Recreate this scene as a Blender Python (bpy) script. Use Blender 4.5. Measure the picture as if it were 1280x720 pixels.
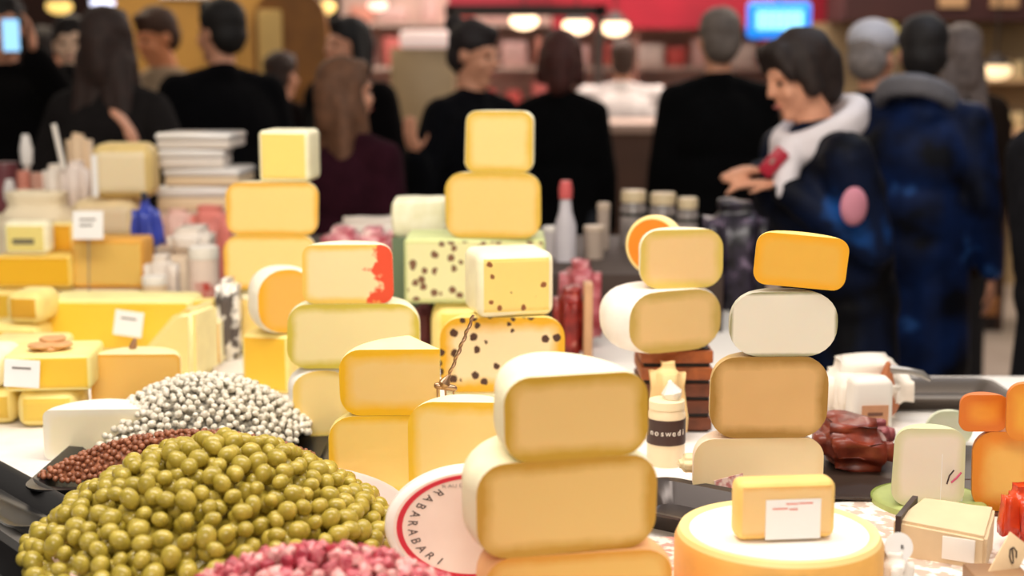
import bpy, bmesh, math, random
from mathutils import Vector, Matrix, noise
R_=math.radians
rnd=random.Random(7)
scn=bpy.context.scene; col=scn.collection
for o in list(bpy.data.objects): bpy.data.objects.remove(o)

# ------------------------------------------------------------------ camera, world, lights, exposure
CZ=1.55; PITCH=R_(8.95); FPX=1778.0; TZ=0.92
cam=bpy.data.cameras.new('camera'); co=bpy.data.objects.new('camera',cam); col.objects.link(co)
co.location=(0,0,CZ); co.rotation_euler=(R_(90)-PITCH,0,0)
cam.sensor_width=36; cam.lens=50.0; cam.clip_start=.05; cam.clip_end=60
cam.dof.use_dof=True; cam.dof.focus_distance=1.98; cam.dof.aperture_fstop=2.6
scn.camera=co
scn.view_settings.view_transform='Standard'; scn.view_settings.look='None'
scn.view_settings.exposure=0.0; scn.view_settings.gamma=1.0; scn.view_settings.use_curve_mapping=False
w=bpy.data.worlds.new('world'); scn.world=w; w.use_nodes=True
bg=w.node_tree.nodes['Background']; bg.inputs[0].default_value=(1.0,.90,.80,1); bg.inputs[1].default_value=.33
def area(name,loc,size,power,color,rot=(0,0,0),sy=None):
    l=bpy.data.lights.new(name,'AREA'); l.energy=power; l.color=color; l.size=size
    if sy: l.shape='RECTANGLE'; l.size_y=sy
    o=bpy.data.objects.new(name,l); o.location=loc; o.rotation_euler=rot; col.objects.link(o); return o
# lamps hanging in a row over the stall, an added front fill, and the hall lamps further back
area('stall_lamp_strip',(-.5,1.9,3.0),2.2,54,(1,.93,.84),(0,0,0),.8)
area('stall_lamp_strip',(1.0,1.7,3.0),1.2,22,(1,.93,.84),(0,R_(6),0),.5)
area('front_fill_lamp',(-.3,-.9,2.9),1.4,40,(1,.92,.82),(R_(48),0,0),.7)  # fill added behind the camera to brighten the cut faces
area('hall_lamp',(-2.5,8.5,3.6),1.6,60,(1,.82,.6))
area('hall_lamp',(2.6,8.0,3.6),1.6,75,(1,.86,.7))
area('hall_lamp',(.6,9.9,3.2),2.5,150,(1,.84,.75))
area('hall_lamp',(1.8,4.4,3.4),.8,16,(.75,.85,1.0))

# ------------------------------------------------------------------ helpers
def rgb(r,g,b):
    f=lambda c:(c/255/12.92) if c/255<=.04045 else ((c/255+.055)/1.055)**2.4
    return (f(r),f(g),f(b),1)
MATS={}
def mat(c,rough=.6,noise_amt=.0,scale=30,metal=0,emit=0,bump=0,trans=0,coat=0,sss=0,alpha=1):
    key=(c,rough,noise_amt,scale,metal,emit,bump,trans,coat,sss,alpha)
    if key in MATS: return MATS[key]
    m=bpy.data.materials.new('surface'); m.use_nodes=True; nt=m.node_tree; b=nt.nodes['Principled BSDF']
    k=rgb(*c); b.inputs['Base Color'].default_value=k; b.inputs['Roughness'].default_value=rough
    b.inputs['Metallic'].default_value=metal
    b.inputs['Transmission Weight'].default_value=trans; b.inputs['Coat Weight'].default_value=coat
    if sss:
        b.inputs['Subsurface Weight'].default_value=sss; b.inputs['Subsurface Scale'].default_value=.01
    if alpha<1: b.inputs['Alpha'].default_value=alpha
    if emit: b.inputs['Emission Color'].default_value=k; b.inputs['Emission Strength'].default_value=emit
    if noise_amt or bump:
        tc=nt.nodes.new('ShaderNodeTexCoord'); n=nt.nodes.new('ShaderNodeTexNoise'); n.inputs['Scale'].default_value=scale; n.inputs['Detail'].default_value=4
        nt.links.new(tc.outputs['Object'],n.inputs['Vector'])
        if noise_amt:
            r=nt.nodes.new('ShaderNodeValToRGB'); e=r.color_ramp.elements
            e[0].position=.3; e[1].position=.7
            e[0].color=tuple(x*(1-noise_amt) for x in k[:3])+(1,); e[1].color=tuple(min(1,x*(1+noise_amt*.6)) for x in k[:3])+(1,)
            nt.links.new(n.outputs['Fac'],r.inputs['Fac']); nt.links.new(r.outputs['Color'],b.inputs['Base Color'])
        if bump:
            bp=nt.nodes.new('ShaderNodeBump'); bp.inputs['Strength'].default_value=bump; bp.inputs['Distance'].default_value=.004
            nt.links.new(n.outputs['Fac'],bp.inputs['Height']); nt.links.new(bp.outputs['Normal'],b.inputs['Normal'])
    MATS[key]=m; return m
def mottled(c1,c2,scale=40,rough=.5,contrast=.12,c3=None,bump=.3):
    """two or three colour patches (marbled meat, printed paper ...)"""
    m=bpy.data.materials.new('mottled'); m.use_nodes=True; nt=m.node_tree; b=nt.nodes['Principled BSDF']; b.inputs['Roughness'].default_value=rough
    tc=nt.nodes.new('ShaderNodeTexCoord'); n=nt.nodes.new('ShaderNodeTexNoise'); n.inputs['Scale'].default_value=scale; n.inputs['Detail'].default_value=3
    r=nt.nodes.new('ShaderNodeValToRGB'); e=r.color_ramp.elements
    e[0].position=.5-contrast; e[1].position=.5+contrast; e[0].color=rgb(*c1); e[1].color=rgb(*c2)
    if c3: x=e.new(.5+contrast*2.2); x.color=rgb(*c3)
    nt.links.new(tc.outputs['Object'],n.inputs['Vector']); nt.links.new(n.outputs['Fac'],r.inputs['Fac']); nt.links.new(r.outputs['Color'],b.inputs['Base Color'])
    if bump:
        bp=nt.nodes.new('ShaderNodeBump'); bp.inputs['Strength'].default_value=bump; bp.inputs['Distance'].default_value=.003
        nt.links.new(n.outputs['Fac'],bp.inputs['Height']); nt.links.new(bp.outputs['Normal'],b.inputs['Normal'])
    return m
def paste_mat(body,rim,Rw,H,cy_x,cy_y,width=.014,use_r=True,spots=None,streak=0,rough=.45,spot_scale=42,spot_thr=.2):
    """cut cheese: body colour, darker zone under the rind, optional herbs or seeds"""
    m=bpy.data.materials.new('cheese_paste'); m.use_nodes=True; nt=m.node_tree; N=nt.nodes; L=nt.links
    b=N['Principled BSDF']; b.inputs['Roughness'].default_value=rough
    b.inputs['Subsurface Weight'].default_value=.12; b.inputs['Subsurface Scale'].default_value=.012
    tc=N.new('ShaderNodeTexCoord'); sx=N.new('ShaderNodeSeparateXYZ'); L.new(tc.outputs['Object'],sx.inputs[0])
    def M(op,a,c=None,v=None):
        n=N.new('ShaderNodeMath'); n.operation=op
        if isinstance(a,(int,float)): n.inputs[0].default_value=a
        else: L.new(a,n.inputs[0])
        if c is not None:
            if isinstance(c,(int,float)): n.inputs[1].default_value=c
            else: L.new(c,n.inputs[1])
        return n.outputs[0]
    zz=M('SUBTRACT',H/2,M('ABSOLUTE',M('SUBTRACT',sx.outputs['Z'],H/2)))
    d=zz
    if use_r:
        dx=M('SUBTRACT',sx.outputs['X'],cy_x); dy=M('SUBTRACT',sx.outputs['Y'],cy_y)
        rr=M('SQRT',M('ADD',M('MULTIPLY',dx,dx),M('MULTIPLY',dy,dy)))
        n=N.new('ShaderNodeMath'); n.operation='SMOOTH_MIN'; L.new(M('SUBTRACT',Rw,rr),n.inputs[0]); L.new(zz,n.inputs[1]); n.inputs[2].default_value=.02; d=n.outputs[0]
    ns=N.new('ShaderNodeTexNoise'); ns.inputs['Scale'].default_value=28; ns.inputs['Detail'].default_value=5; L.new(tc.outputs['Object'],ns.inputs['Vector'])
    d2=M('ADD',M('DIVIDE',d,width),M('MULTIPLY',M('SUBTRACT',ns.outputs['Fac'],.5),.7))
    r=N.new('ShaderNodeValToRGB'); e=r.color_ramp.elements; e[0].position=.30; e[1].position=1.0; e[0].color=rgb(*rim); e[1].color=rgb(*body)
    x=e.new(.6); x.color=tuple(.55*p+.45*q for p,q in zip(rgb(*rim),rgb(*body)))
    L.new(d2,r.inputs['Fac'])
    cur=r.outputs['Color']
    def mixc(f,a,cc):
        mx=N.new('ShaderNodeMix'); mx.data_type='RGBA'; L.new(f,mx.inputs[0]); L.new(a,mx.inputs[6]); mx.inputs[7].default_value=cc; return mx.outputs[2]
    # faint wide variation, some bloom
    n2=N.new('ShaderNodeTexNoise'); n2.inputs['Scale'].default_value=9; n2.inputs['Detail'].default_value=2; L.new(tc.outputs['Object'],n2.inputs['Vector'])
    cur=mixc(M('MULTIPLY',n2.outputs['Fac'],.10+streak),cur,tuple(x*.86 for x in rgb(*rim)[:3])+(1,))
    if spots:
        v=N.new('ShaderNodeTexVoronoi'); v.inputs['Scale'].default_value=spot_scale; L.new(tc.outputs['Object'],v.inputs['Vector'])
        s2=N.new('ShaderNodeSeparateColor'); L.new(v.outputs['Color'],s2.inputs[0])
        nn=N.new('ShaderNodeTexNoise'); nn.inputs['Scale'].default_value=150; L.new(tc.outputs['Object'],nn.inputs['Vector'])
        dd=M('ADD',v.outputs['Distance'],M('MULTIPLY',M('SUBTRACT',nn.outputs['Fac'],.5),.25))
        f=M('MULTIPLY',M('LESS_THAN',dd,spot_thr),M('GREATER_THAN',s2.outputs[0],.38))
        cur=mixc(f,cur,rgb(*spots))
    L.new(cur,b.inputs['Base Color'])
    bp=N.new('ShaderNodeBump'); bp.inputs['Strength'].default_value=.25; bp.inputs['Distance'].default_value=.002; L.new(ns.outputs['Fac'],bp.inputs['Height']); L.new(bp.outputs['Normal'],b.inputs['Normal'])
    return m
def link(name,me,m=None,parent=None,smooth=False):
    o=bpy.data.objects.new(name,me); col.objects.link(o)
    if m: 
        if isinstance(m,(list,tuple)):
            for x in m: me.materials.append(x)
        else: me.materials.append(m)
    if parent: o.parent=parent
    if smooth:
        for p in me.polygons: p.use_smooth=True
    return o
def from_bm(name,bm,m=None,parent=None,smooth=False,sharp=True):
    bm.normal_update()
    me=bpy.data.meshes.new(name); bm.to_mesh(me); bm.free()
    o=link(name,me,m,parent,smooth)
    if smooth and sharp:
        try: me.set_sharp_from_angle(angle=R_(40))
        except Exception: pass
    return o
def tag(o,label,cat,group=None,kind=None):
    o['label']=label; o['category']=cat
    if group: o['group']=group
    if kind: o['kind']=kind
    return o
def thing(name,label,cat,loc=(0,0,0),rotz=0,group=None,kind=None):
    o=bpy.data.objects.new(name,None); o.empty_display_size=.05; col.objects.link(o)
    o.location=loc; o.rotation_euler=(0,0,rotz); return tag(o,label,cat,group,kind)
def struct(o): o['kind']='structure'; return o
def copytree(o,parent=None):
    c=o.copy(); col.objects.link(c)
    if parent: c.parent=parent
    for ch in list(o.children): copytree(ch,c)
    return c
def place(o,loc,rot=None):
    o.location=loc
    if rot is not None: o.rotation_euler=rot
    return o
def bm_box(bm,x0,x1,y0,y1,z0,z1,bev=0,seg=2):
    r=bmesh.ops.create_cube(bm,size=1); vs=r['verts']
    for v in vs: v.co=Vector(((x0+x1)/2+v.co.x*(x1-x0),(y0+y1)/2+v.co.y*(y1-y0),(z0+z1)/2+v.co.z*(z1-z0)))
    if bev:
        es=list({e for v in vs for e in v.link_edges})
        bmesh.ops.bevel(bm,geom=es,offset=bev,segments=seg,affect='EDGES',profile=.5)
    return bm
def box(name,x0,x1,y0,y1,z0,z1,m,parent=None,bev=0,seg=2):
    bm=bmesh.new(); bm_box(bm,x0,x1,y0,y1,z0,z1,bev,seg); return from_bm(name,bm,m,parent,bool(bev))
def bm_lathe(bm,prof,n=32,M=None):
    rings=[]
    for r,z in prof:
        if r<1e-6: rings.append([bm.verts.new((0,0,z))])
        else: rings.append([bm.verts.new((r*math.cos(2*math.pi*i/n),r*math.sin(2*math.pi*i/n),z)) for i in range(n)])
    fs=[]
    for a,b in zip(rings,rings[1:]):
        for i in range(n):
            j=(i+1)%n
            if len(a)==1 and len(b)==1: continue
            if len(a)==1: fs.append(bm.faces.new((a[0],b[j],b[i])))
            elif len(b)==1: fs.append(bm.faces.new((a[i],a[j],b[0])))
            else: fs.append(bm.faces.new((a[i],a[j],b[j],b[i])))
    if M is not None:
        vs=[v for r in rings for v in r]
        bmesh.ops.transform(bm,matrix=M,verts=vs)
    return bm
def lathe(name,prof,m,parent=None,n=32):
    bm=bmesh.new(); bm_lathe(bm,prof,n); return from_bm(name,bm,m,parent,True)
def bm_limb(bm,a,b,ra,rb,n=10,caps=3):
    """tapered capsule from a to b"""
    a=Vector(a); b=Vector(b); d=b-a; L=max(d.length,1e-5)
    q=d.normalized().to_track_quat('Z','Y').to_matrix().to_4x4(); q.translation=a
    prof=[(0,-ra)]
    for i in range(1,caps+1):
        t=math.pi/2*i/caps; prof.append((ra*math.sin(t),-ra*math.cos(t)))
    for i in range(0,caps):
        t=math.pi/2*i/caps; prof.append((rb*math.cos(t),L+rb*math.sin(t)))
    prof.append((0,L+rb))
    return bm_lathe(bm,prof,n,q)
def bm_ell(bm,c,r,rot=None,n=14):
    res=bmesh.ops.create_uvsphere(bm,u_segments=n,v_segments=max(6,n*2//3),radius=1)
    M=Matrix.Translation(Vector(c))@((rot or Matrix.Identity(3)).to_4x4())@Matrix.Diagonal((r[0],r[1],r[2],1))
    bmesh.ops.transform(bm,matrix=M,verts=res['verts']); return bm
def tube(name,pts,r,m,parent=None,n=8):
    cu=bpy.data.curves.new(name,'CURVE'); cu.dimensions='3D'; cu.bevel_depth=1 if isinstance(r,(list,tuple)) else r; cu.bevel_resolution=3; cu.use_fill_caps=True
    sp=cu.splines.new('POLY'); sp.points.add(len(pts)-1)
    for i,p in enumerate(pts):
        sp.points[i].co=(*p,1)
        if isinstance(r,(list,tuple)): sp.points[i].radius=r[i]
    o=bpy.data.objects.new(name,cu); col.objects.link(o); cu.materials.append(m)
    if parent: o.parent=parent
    return o
def crumple(bm,amp,scale,seed=0,keep_below=None):
    bm.normal_update()
    for v in bm.verts:
        p=v.co*scale+Vector((seed*3.7,seed*1.3,0))
        k=noise.noise(p)+.5*noise.noise(p*2.3)
        if keep_below is not None and v.co.z<keep_below: continue
        v.co+=v.normal*amp*k
def text(name,s,size,m,parent,loc,rot,align='CENTER',ext=.0004):
    cu=bpy.data.curves.new(name,'FONT'); cu.body=s; cu.size=size; cu.align_x=align; cu.align_y='CENTER'; cu.extrude=ext
    cu.materials.append(m)
    o=bpy.data.objects.new(name,cu); col.objects.link(o); o.parent=parent; o.location=loc; o.rotation_euler=rot; return o

# pixel -> place conversions, used only to read sizes and places off the photograph
def dep(py): return PITCH+math.atan((py-360)/FPX)
def gz(py,Y): return CZ-Y*math.tan(dep(py))
def gy(py,z=TZ): return (CZ-z)/math.tan(dep(py))
def gx(px,Y,z=TZ): return (px-640)/FPX*(Y*math.cos(PITCH)+(CZ-z)*math.sin(PITCH))

# ------------------------------------------------------------------ cheese builder
RIND=dict(pale=(253,242,206),white=(248,242,232),yellow=(252,226,140),orange=(226,140,48),grey=(214,206,190),green=(176,186,120),tan=(206,170,112))
def wheel_profile(R,H,e,n=7,k=2.0):
    p=[(0,0)]
    for i in range(n+1):
        t=math.pi/2*i/n; p.append((R-e+e*math.sin(t)**(2/k),e-e*math.cos(t)**(2/k)))
    for i in range(n+1):
        t=math.pi/2*i/n; p.append((R-e+e*math.cos(t)**(2/k),H-e+e*math.sin(t)**(2/k)))
    p.append((0,H)); return p
def split_parts(bm,root,rind_m,paste_m):
    for idx,nm,mm in ((0,'rind',rind_m),(1,'cut_face',paste_m)):
        b2=bm.copy(); dl=[f for f in b2.faces if f.material_index!=idx]
        bmesh.ops.delete(b2,geom=dl,context='FACES')
        if len(b2.faces): from_bm(nm,b2,mm,root,idx==0)
        else: b2.free()
    bm.free()
def cheese(name,label,loc,yaw,W,H,kind='half',rind='pale',body=(232,190,110),rim=(224,172,60),e=None,c=0.0,ang=60,D=None,
           group=None,cat='cheese',deep=1.0,width=.014,tilt=(0,0),rindmat=None,**pk):
    """origin: middle of the bottom edge of the front cut. W,H width and height of that front face."""
    t=thing(name,label,cat,loc,0,group); t.rotation_euler=(tilt[0],tilt[1],yaw)
    e=e if e is not None else min(H*.32,.035)
    rm=rindmat or mat(RIND[rind] if isinstance(rind,str) else rind,.55,.10,22,bump=.35,sss=.0)
    bm=bmesh.new()
    if kind in('half','wedgeL','wedgeR'):
        if kind=='half': R=math.hypot(W/2,c); cx,cy=0,c
        elif kind=='wedgeL': R=W; cx,cy=W/2,0
        else: R=W; cx,cy=-W/2,0
        bm_lathe(bm,wheel_profile(R,H,e),72)
        bmesh.ops.translate(bm,vec=(cx,cy,0),verts=bm.verts)
        sd=abs(hash_(label))%97
        for v in bm.verts:
            if v.co.z>1e-4 and v.co.z<H-1e-4:
                q=v.co*14+Vector((sd,0,0)); v.co+=Vector((noise.noise(q),noise.noise(q+Vector((9,0,0))),0))*.003
        for v in bm.verts: v.co.y=cy+(v.co.y-cy)*deep
        planes=[(Vector((0,0.0002,0)),Vector((0,-1,0)))]
        if kind=='wedgeL':
            a=R_(180-ang); planes.append((Vector((cx,cy,0)),Vector((math.sin(a),-math.cos(a),0))))  # keep side between pi-ang and pi
        if kind=='wedgeR':
            a=R_(ang); planes.append((Vector((cx,cy,0)),Vector((-math.sin(a),math.cos(a),0))))
        if D: planes.append((Vector((0,D,0)),Vector((0,1,0))))
        for p,nv in planes:
            r=bmesh.ops.bisect_plane(bm,geom=bm.verts[:]+bm.edges[:]+bm.faces[:],plane_co=p,plane_no=nv,clear_outer=True)
            es=[x for x in r['geom_cut'] if isinstance(x,bmesh.types.BMEdge)]
            f=bmesh.ops.edgeloop_fill(bm,edges=es)
            for q in f['faces']: q.material_index=1
        pm=paste_mat(body,rim,R,H,cx,cy,width,True,**pk)
    else: # block: rounded brick, front/side faces cut, top and rest rind
        Dp=D or W*.7
        bm_box(bm,-W/2,W/2,0,Dp,0,H,min(e,H*.45,Dp*.3),4)
        bm.normal_update()
        for f in bm.faces:
            if f.normal.y<-.9: f.material_index=1
        pm=paste_mat(body,rim,W/2,H,0,0,width,False,**pk)
    split_parts(bm,t,rm,pm)
    return t
def hash_(s):
    h=0
    for ch in s: h=(h*31+ord(ch))%100003
    return h
def poly_cheese(label,pts,Y,D,yaw,rind,body,rim,zbase=TZ,bev=.012):
    """piece whose front outline is given by (x,y) photo points read at distance Y"""
    P=[(gx(a,Y,gz(b,Y)),max(zbase+.0005,gz(b,Y))) for a,b in pts]; cx=sum(p[0] for p in P)/len(P)
    t=thing('cheese',label,'cheese',(cx,Y,zbase),R_(yaw)); bm=bmesh.new()
    f=bm.faces.new([bm.verts.new((x-cx,0,z-zbase)) for x,z in P])
    r=bmesh.ops.extrude_face_region(bm,geom=[f]); bmesh.ops.translate(bm,vec=(0,D,0),verts=[v for v in r['geom'] if isinstance(v,bmesh.types.BMVert)])
    bmesh.ops.recalc_face_normals(bm,faces=bm.faces[:]); bmesh.ops.bevel(bm,geom=bm.edges[:],offset=bev,segments=3,affect='EDGES'); bm.normal_update()
    for f in bm.faces:
        if f.normal.y<-.9: f.material_index=1
    zt=max(p[1] for p in P)-zbase
    split_parts(bm,t,mat(RIND[rind] if isinstance(rind,str) else rind,.55,.1,22,bump=.35),paste_mat(body,rim,.2,zt,0,0,.012,False)); return t
class Stack:
    """cheeses piled on each other, the front faces at distance Y; each rests on the one below"""
    def __init__(s,Y,z=TZ): s.Y=Y; s.z=z
    def add(s,name,label,x0,x1,yt,dy=0,yaw=0,gap=.0005,**k):
        Y=s.Y+dy; zt=gz(yt,Y); H=max(.01,zt-s.z-gap); zm=s.z+H/2
        X0,X1=gx(x0,Y,zm),gx(x1,Y,zm); W=(X1-X0)/math.cos(R_(yaw))
        o=cheese(name,label,((X0+X1)/2,Y,s.z+gap),R_(yaw),W,H,**k)
        s.z=s.z+gap+H; s.x=(X0+X1)/2; s.last=o; return o
# ------------------------------------------------------------------ the hall
WOOD=mat((120,84,56),.5,.25,14); DARK=mat((34,24,20),.6); BLACK=mat((16,15,16),.35); STEEL=mat((170,165,160),.3,metal=.9)
WHITE=mat((236,230,222),.55); PAPER=mat((240,234,228),.7,.04,20,bump=.3); CARD=mat((242,240,238),.6)
fl=struct(box('floor',-8,8,-1,15.2,-.05,0,mottled((156,142,130),(176,162,150),3,.35,.2,bump=0)))
struct(box('wall_back',-8,8,15,15.2,0,4.2,mat((62,38,30),.8,.2,2)))
struct(box('wall_left',-8.2,-8,-1,15.2,0,4.2,mat((70,46,34),.8,.2,2)))
struct(box('wall_right',8,8.2,-1,15.2,0,4.2,mat((60,36,30),.8,.2,2)))

# ------------------------------------------------------------------ the stall table and what covers it
t=thing('stall_table','long white-covered market table that carries the nearer cheeses, olives and trays','table',(0,0,0))
box('table_top',-1.35,1.25,1.15,2.84,TZ-.04,TZ-.002,WOOD,t,.004)
box('table_cloth',-1.352,1.252,1.148,2.842,TZ-.001,TZ,mottled((228,220,212),(246,242,238),9,.6,.2,bump=.2),t)
for x in(-1.25,1.15):
    for y in(1.25,2.74): box('leg',x-.03,x+.03,y-.03,y+.03,0,TZ-.04,WOOD,t)
t=thing('stall_table','second white-covered table behind, under the far yellow cheeses and packets','table',(0,0,0))
box('table_top',-1.9,.56,2.86,4.25,TZ-.04,TZ-.002,WOOD,t,.004)
box('table_cloth',-1.902,.562,2.858,4.252,TZ-.001,TZ,WHITE,t)
for x in(-1.8,.46):
    for y in(2.96,4.15): box('leg',x-.03,x+.03,y-.03,y+.03,0,TZ-.04,WOOD,t)
RZ=1.06
t=thing('display_riser','low brown riser block behind the tall yellow stack, carrying cured meats and bottles','riser',(0,0,0))
box('riser_body',-.62,.50,3.32,4.1,TZ,RZ,mat((58,42,34),.7),t,.004)

# ------------------------------------------------------------------ front stack (three thick pale yellow cheeses)
Y=1.5; s=Stack(Y)
G1=dict(body=(236,186,104),rim=(226,170,56),rind='pale')
s.add('cheese','bottom cheese of the nearest stack, orange-tinged half wheel cut off by the frame',606,842,692,yaw=10,kind='half',c=.03,body=(240,190,100),rim=(226,156,48),rind=(250,190,130))
s.add('cheese','middle half wheel of the nearest stack with a bright pale rind on its left',598,822,574,dy=.0,yaw=14,kind='half',c=.035,body=(240,196,118),rim=(202,150,46),width=.018,deep=1.3,rind='pale')
s.add('cheese','big pale yellow cheese wedge on top of the nearest stack',630,812,468,dy=.0,yaw=15,kind='half',c=.0,deep=2.15,e=.029,body=(242,198,124),rim=(206,158,44),width=.018,rind='pale')

# cheeses left of it
s=Stack(2.03)
s.add('cheese','lower yellow block under the holed yellow wedge, left of the fork cheese',412,552,520,kind='half',c=.01,yaw=3,body=(250,216,130),rim=(246,196,50),rind='yellow')
s.add('cheese','yellow wedge with a bright yellow rim and pointed white top, left of the fork',424,550,437,kind='wedgeL',ang=66,yaw=2,body=(248,212,138),rim=(248,192,30),rind=(254,240,176),spots=None,width=.024)
s=Stack(1.93)
fk=s.add('cheese','cut yellow cheese with the two-pronged fork stuck in its top',510,652,503,yaw=-3,kind='half',c=.0,body=(250,218,140),rim=(244,196,50),rind=(254,242,196),width=.02)
# fork standing in that cheese
FY=2.0; fz=s.z
t=thing('cheese_fork','silver fork with a long twisted handle standing in the yellow cheese','fork',(gx(556,FY,fz),FY,fz-.012))
FM=mat((176,140,110),.28,metal=.85)
hx=gx(592,FY,1.16)-gx(556,FY,fz); hz=gz(394,FY)-fz+.012
pts=[];nn=60
for i in range(nn):
    a=i/(nn-1); f=Vector((hx*(.12+.88*a),.0,hz*(.26+.74*a))); th=a*30
    pts.append(f+Vector((.0016*math.cos(th),.0016*math.sin(th),0)))
tube('handle',pts,.0021,FM,t); tube('handle',[p+Vector((-.0022*math.cos(i/(nn-1)*30),-.0022*math.sin(i/(nn-1)*30),0)) for i,p in enumerate(pts)],.0016,FM,t)
bm=bmesh.new(); bm_limb(bm,(hx*.12,0,hz*.27),(0,0,.024),.003,.009,10); bm_limb(bm,(-.011,0,.02),(.013,0,.016),.005,.005,10); from_bm('fork_head',bm,FM,t,True)
for dx in(-.010,.001,.012): tube('prong',[(dx,0,.02),(dx*1.1,0,.0)],[.0022,.001],FM,t)

# round white cheese with red line and black letters
t=thing('cheese','round white cheese with red ring and black letters, leaning beside the nearest stack','cheese',(gx(592,1.66,1.0),1.66,TZ+.0))
t.rotation_euler=(R_(80),0,R_(4)); t.scale=(1.48,1,1)
RR=.073; HH=.05
wr=mottled((238,214,200),(246,226,212),12,.5,.2,bump=.1)
o=lathe('rind',wheel_profile(RR,HH,.012),mat((246,236,228),.5,.03,20),t,72); o.location=(0,RR,-HH)
o=lathe('label_disc',[(0,0),(RR*.90,0),(RR*.90,.0006),(0,.0006)],wr,t,72); o.location=(0,RR,.0002); LD=o
RED=mat((206,38,56),.5); INK=mat((52,34,30),.6)
def ring(name,r0,r1,z,m,parent,h=.0008):
    o=lathe(name,[(r0,0),(r1,0),(r1,h),(r0,h),(r0,0)],m,parent,96); o.location=(0,RR,z); return o
ring('red_ring',RR*.80,RR*.865,.0006,RED,t); 
o=lathe('edge_line',[(RR+.0004,0),(RR+.0004,.002)],mat((214,96,120),.5),t,96); o.location=(0,RR,-.016)
for i,ch in enumerate("RABARABARI"):
    a=R_(124+i*12.5)
    text('letter',ch,.0115,INK,LD,(RR*.69*math.cos(a),RR*.69*math.sin(a),.0007),(0,0,a+R_(90)+(math.pi if False else 0)))
text('small_print','ft AU DOX',.0056,mat((150,130,120),.6),LD,(-.012,RR*.68,.0007),(0,0,R_(2)))

# pale pair with the red-patched cheese
s=Stack(2.36)
s.add('cheese','small pale wedge in white rind under the wide pale cheese, beside the black tray',368,438,462,yaw=8,kind='half',rind='white',body=(248,220,150),rim=(244,208,110),c=.03)
s.z=gz(461,2.36)
b=cheese('cheese','white-rinded flat cheese under the wide pale cheese, mostly hidden',(gx(440,2.46),2.46,TZ),0,.19,s.z-TZ,kind='half',rind='white',body=(246,226,180),rim=(240,214,150),c=.0)
s.add('cheese','wide pale ivory-yellow half wheel with a green-yellow rim',360,524,380,yaw=2,kind='half',c=.02,rind='pale',body=(248,228,168),rim=(214,192,76),width=.018)
ch=s.add('cheese','ivory cheese with a red-orange stained right side',378,491,306,yaw=2,kind='half',c=.0,rind='pale',body=(250,230,176),rim=(246,204,96),e=.02)
# the stain: a real red coated patch on the right shoulder
st=None
for q in ch.children:
    if q.name.startswith('cut_face'):
        nt=q.data.materials[0].node_tree; b=nt.nodes['Principled BSDF']; src=b.inputs['Base Color'].links[0].from_socket
        tc=nt.nodes.new('ShaderNodeTexCoord'); sp=nt.nodes.new('ShaderNodeSeparateXYZ'); nt.links.new(tc.outputs['Object'],sp.inputs[0])
        nz=nt.nodes.new('ShaderNodeTexNoise'); nz.inputs['Scale'].default_value=45; nt.links.new(tc.outputs['Object'],nz.inputs['Vector'])
        m1=nt.nodes.new('ShaderNodeMath'); m1.operation='MULTIPLY_ADD'; nt.links.new(nz.outputs['Fac'],m1.inputs[0]); m1.inputs[1].default_value=.09; nt.links.new(sp.outputs['X'],m1.inputs[2])
        m2=nt.nodes.new('ShaderNodeMapRange'); nt.links.new(m1.outputs[0],m2.inputs[0]); m2.inputs[1].default_value=.084; m2.inputs[2].default_value=.096
        mx=nt.nodes.new('ShaderNodeMix'); mx.data_type='RGBA'; nt.links.new(m2.outputs[0],mx.inputs[0]); nt.links.new(src,mx.inputs[6]); mx.inputs[7].default_value=rgb(238,84,52); nt.links.new(mx.outputs[2],b.inputs['Base Color'])

# tall three piece stack on the left with two pieces before it
s=Stack(3.05)
s.add('cheese','pale yellow base block of the tall left stack, half hidden',276,366,362,kind='block',rind='pale',body=(250,216,130),rim=(244,200,90),D=.17)
s.add('cheese','third cheese from the top of the tall left stack, pale with a round lower corner',280,396,294,kind='half',body=(248,214,140),rim=(226,176,66),rind='pale',e=.035)
s.add('cheese','second cheese from the top of the tall left stack',283,398,228,kind='half',body=(248,208,130),rim=(226,172,60),rind='pale',e=.028)
s.add('cheese','small squarish cheese on top of the tall left stack',322,386,163,yaw=-5,kind='block',body=(244,212,118),rim=(232,196,84),rind='pale',D=.12,e=.012)
s=Stack(2.68)
s.add('cheese','deep yellow block left of the small pale wedge, under the rounded cheese',300,362,418,yaw=-12,kind='block',rind='yellow',body=(248,194,60),rim=(240,176,40),D=.12,e=.012)
s.add('cheese','rounded amber cheese in a white rind standing on the deep yellow block',326,392,335,yaw=28,kind='half',rind=(252,242,222),c=.03,body=(236,182,88),rim=(240,176,40),e=.05,width=.02)
# orange-patch neighbours: centre back stack
s=Stack(2.9)
s.add('cheese','yellow cheese block at the foot of the centre stack behind the wide pale cheese',538,664,380,kind='block',rind='yellow',body=(240,206,96),rim=(232,192,70),D=.15)
s.add('cheese','pale green herb-speckled slab in the centre back stack',505,682,298,kind='block',rind=(206,214,150),body=(226,220,166),rim=(196,200,124),spots=(120,84,60),D=.17,e=.010,spot_scale=50,spot_thr=.4)
s.add('cheese','broad pale yellow cheese second from top in the centre back stack',556,676,216,yaw=-4,kind='half',body=(240,198,122),rim=(210,172,66),rind='pale',e=.035,width=.018)
s.add('cheese','squarish pale yellow cheese at the very top of the centre back stack',582,666,139,yaw=-3,kind='half',body=(240,204,132),rim=(210,174,66),rind='pale',c=.02,e=.022,width=.018)
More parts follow.
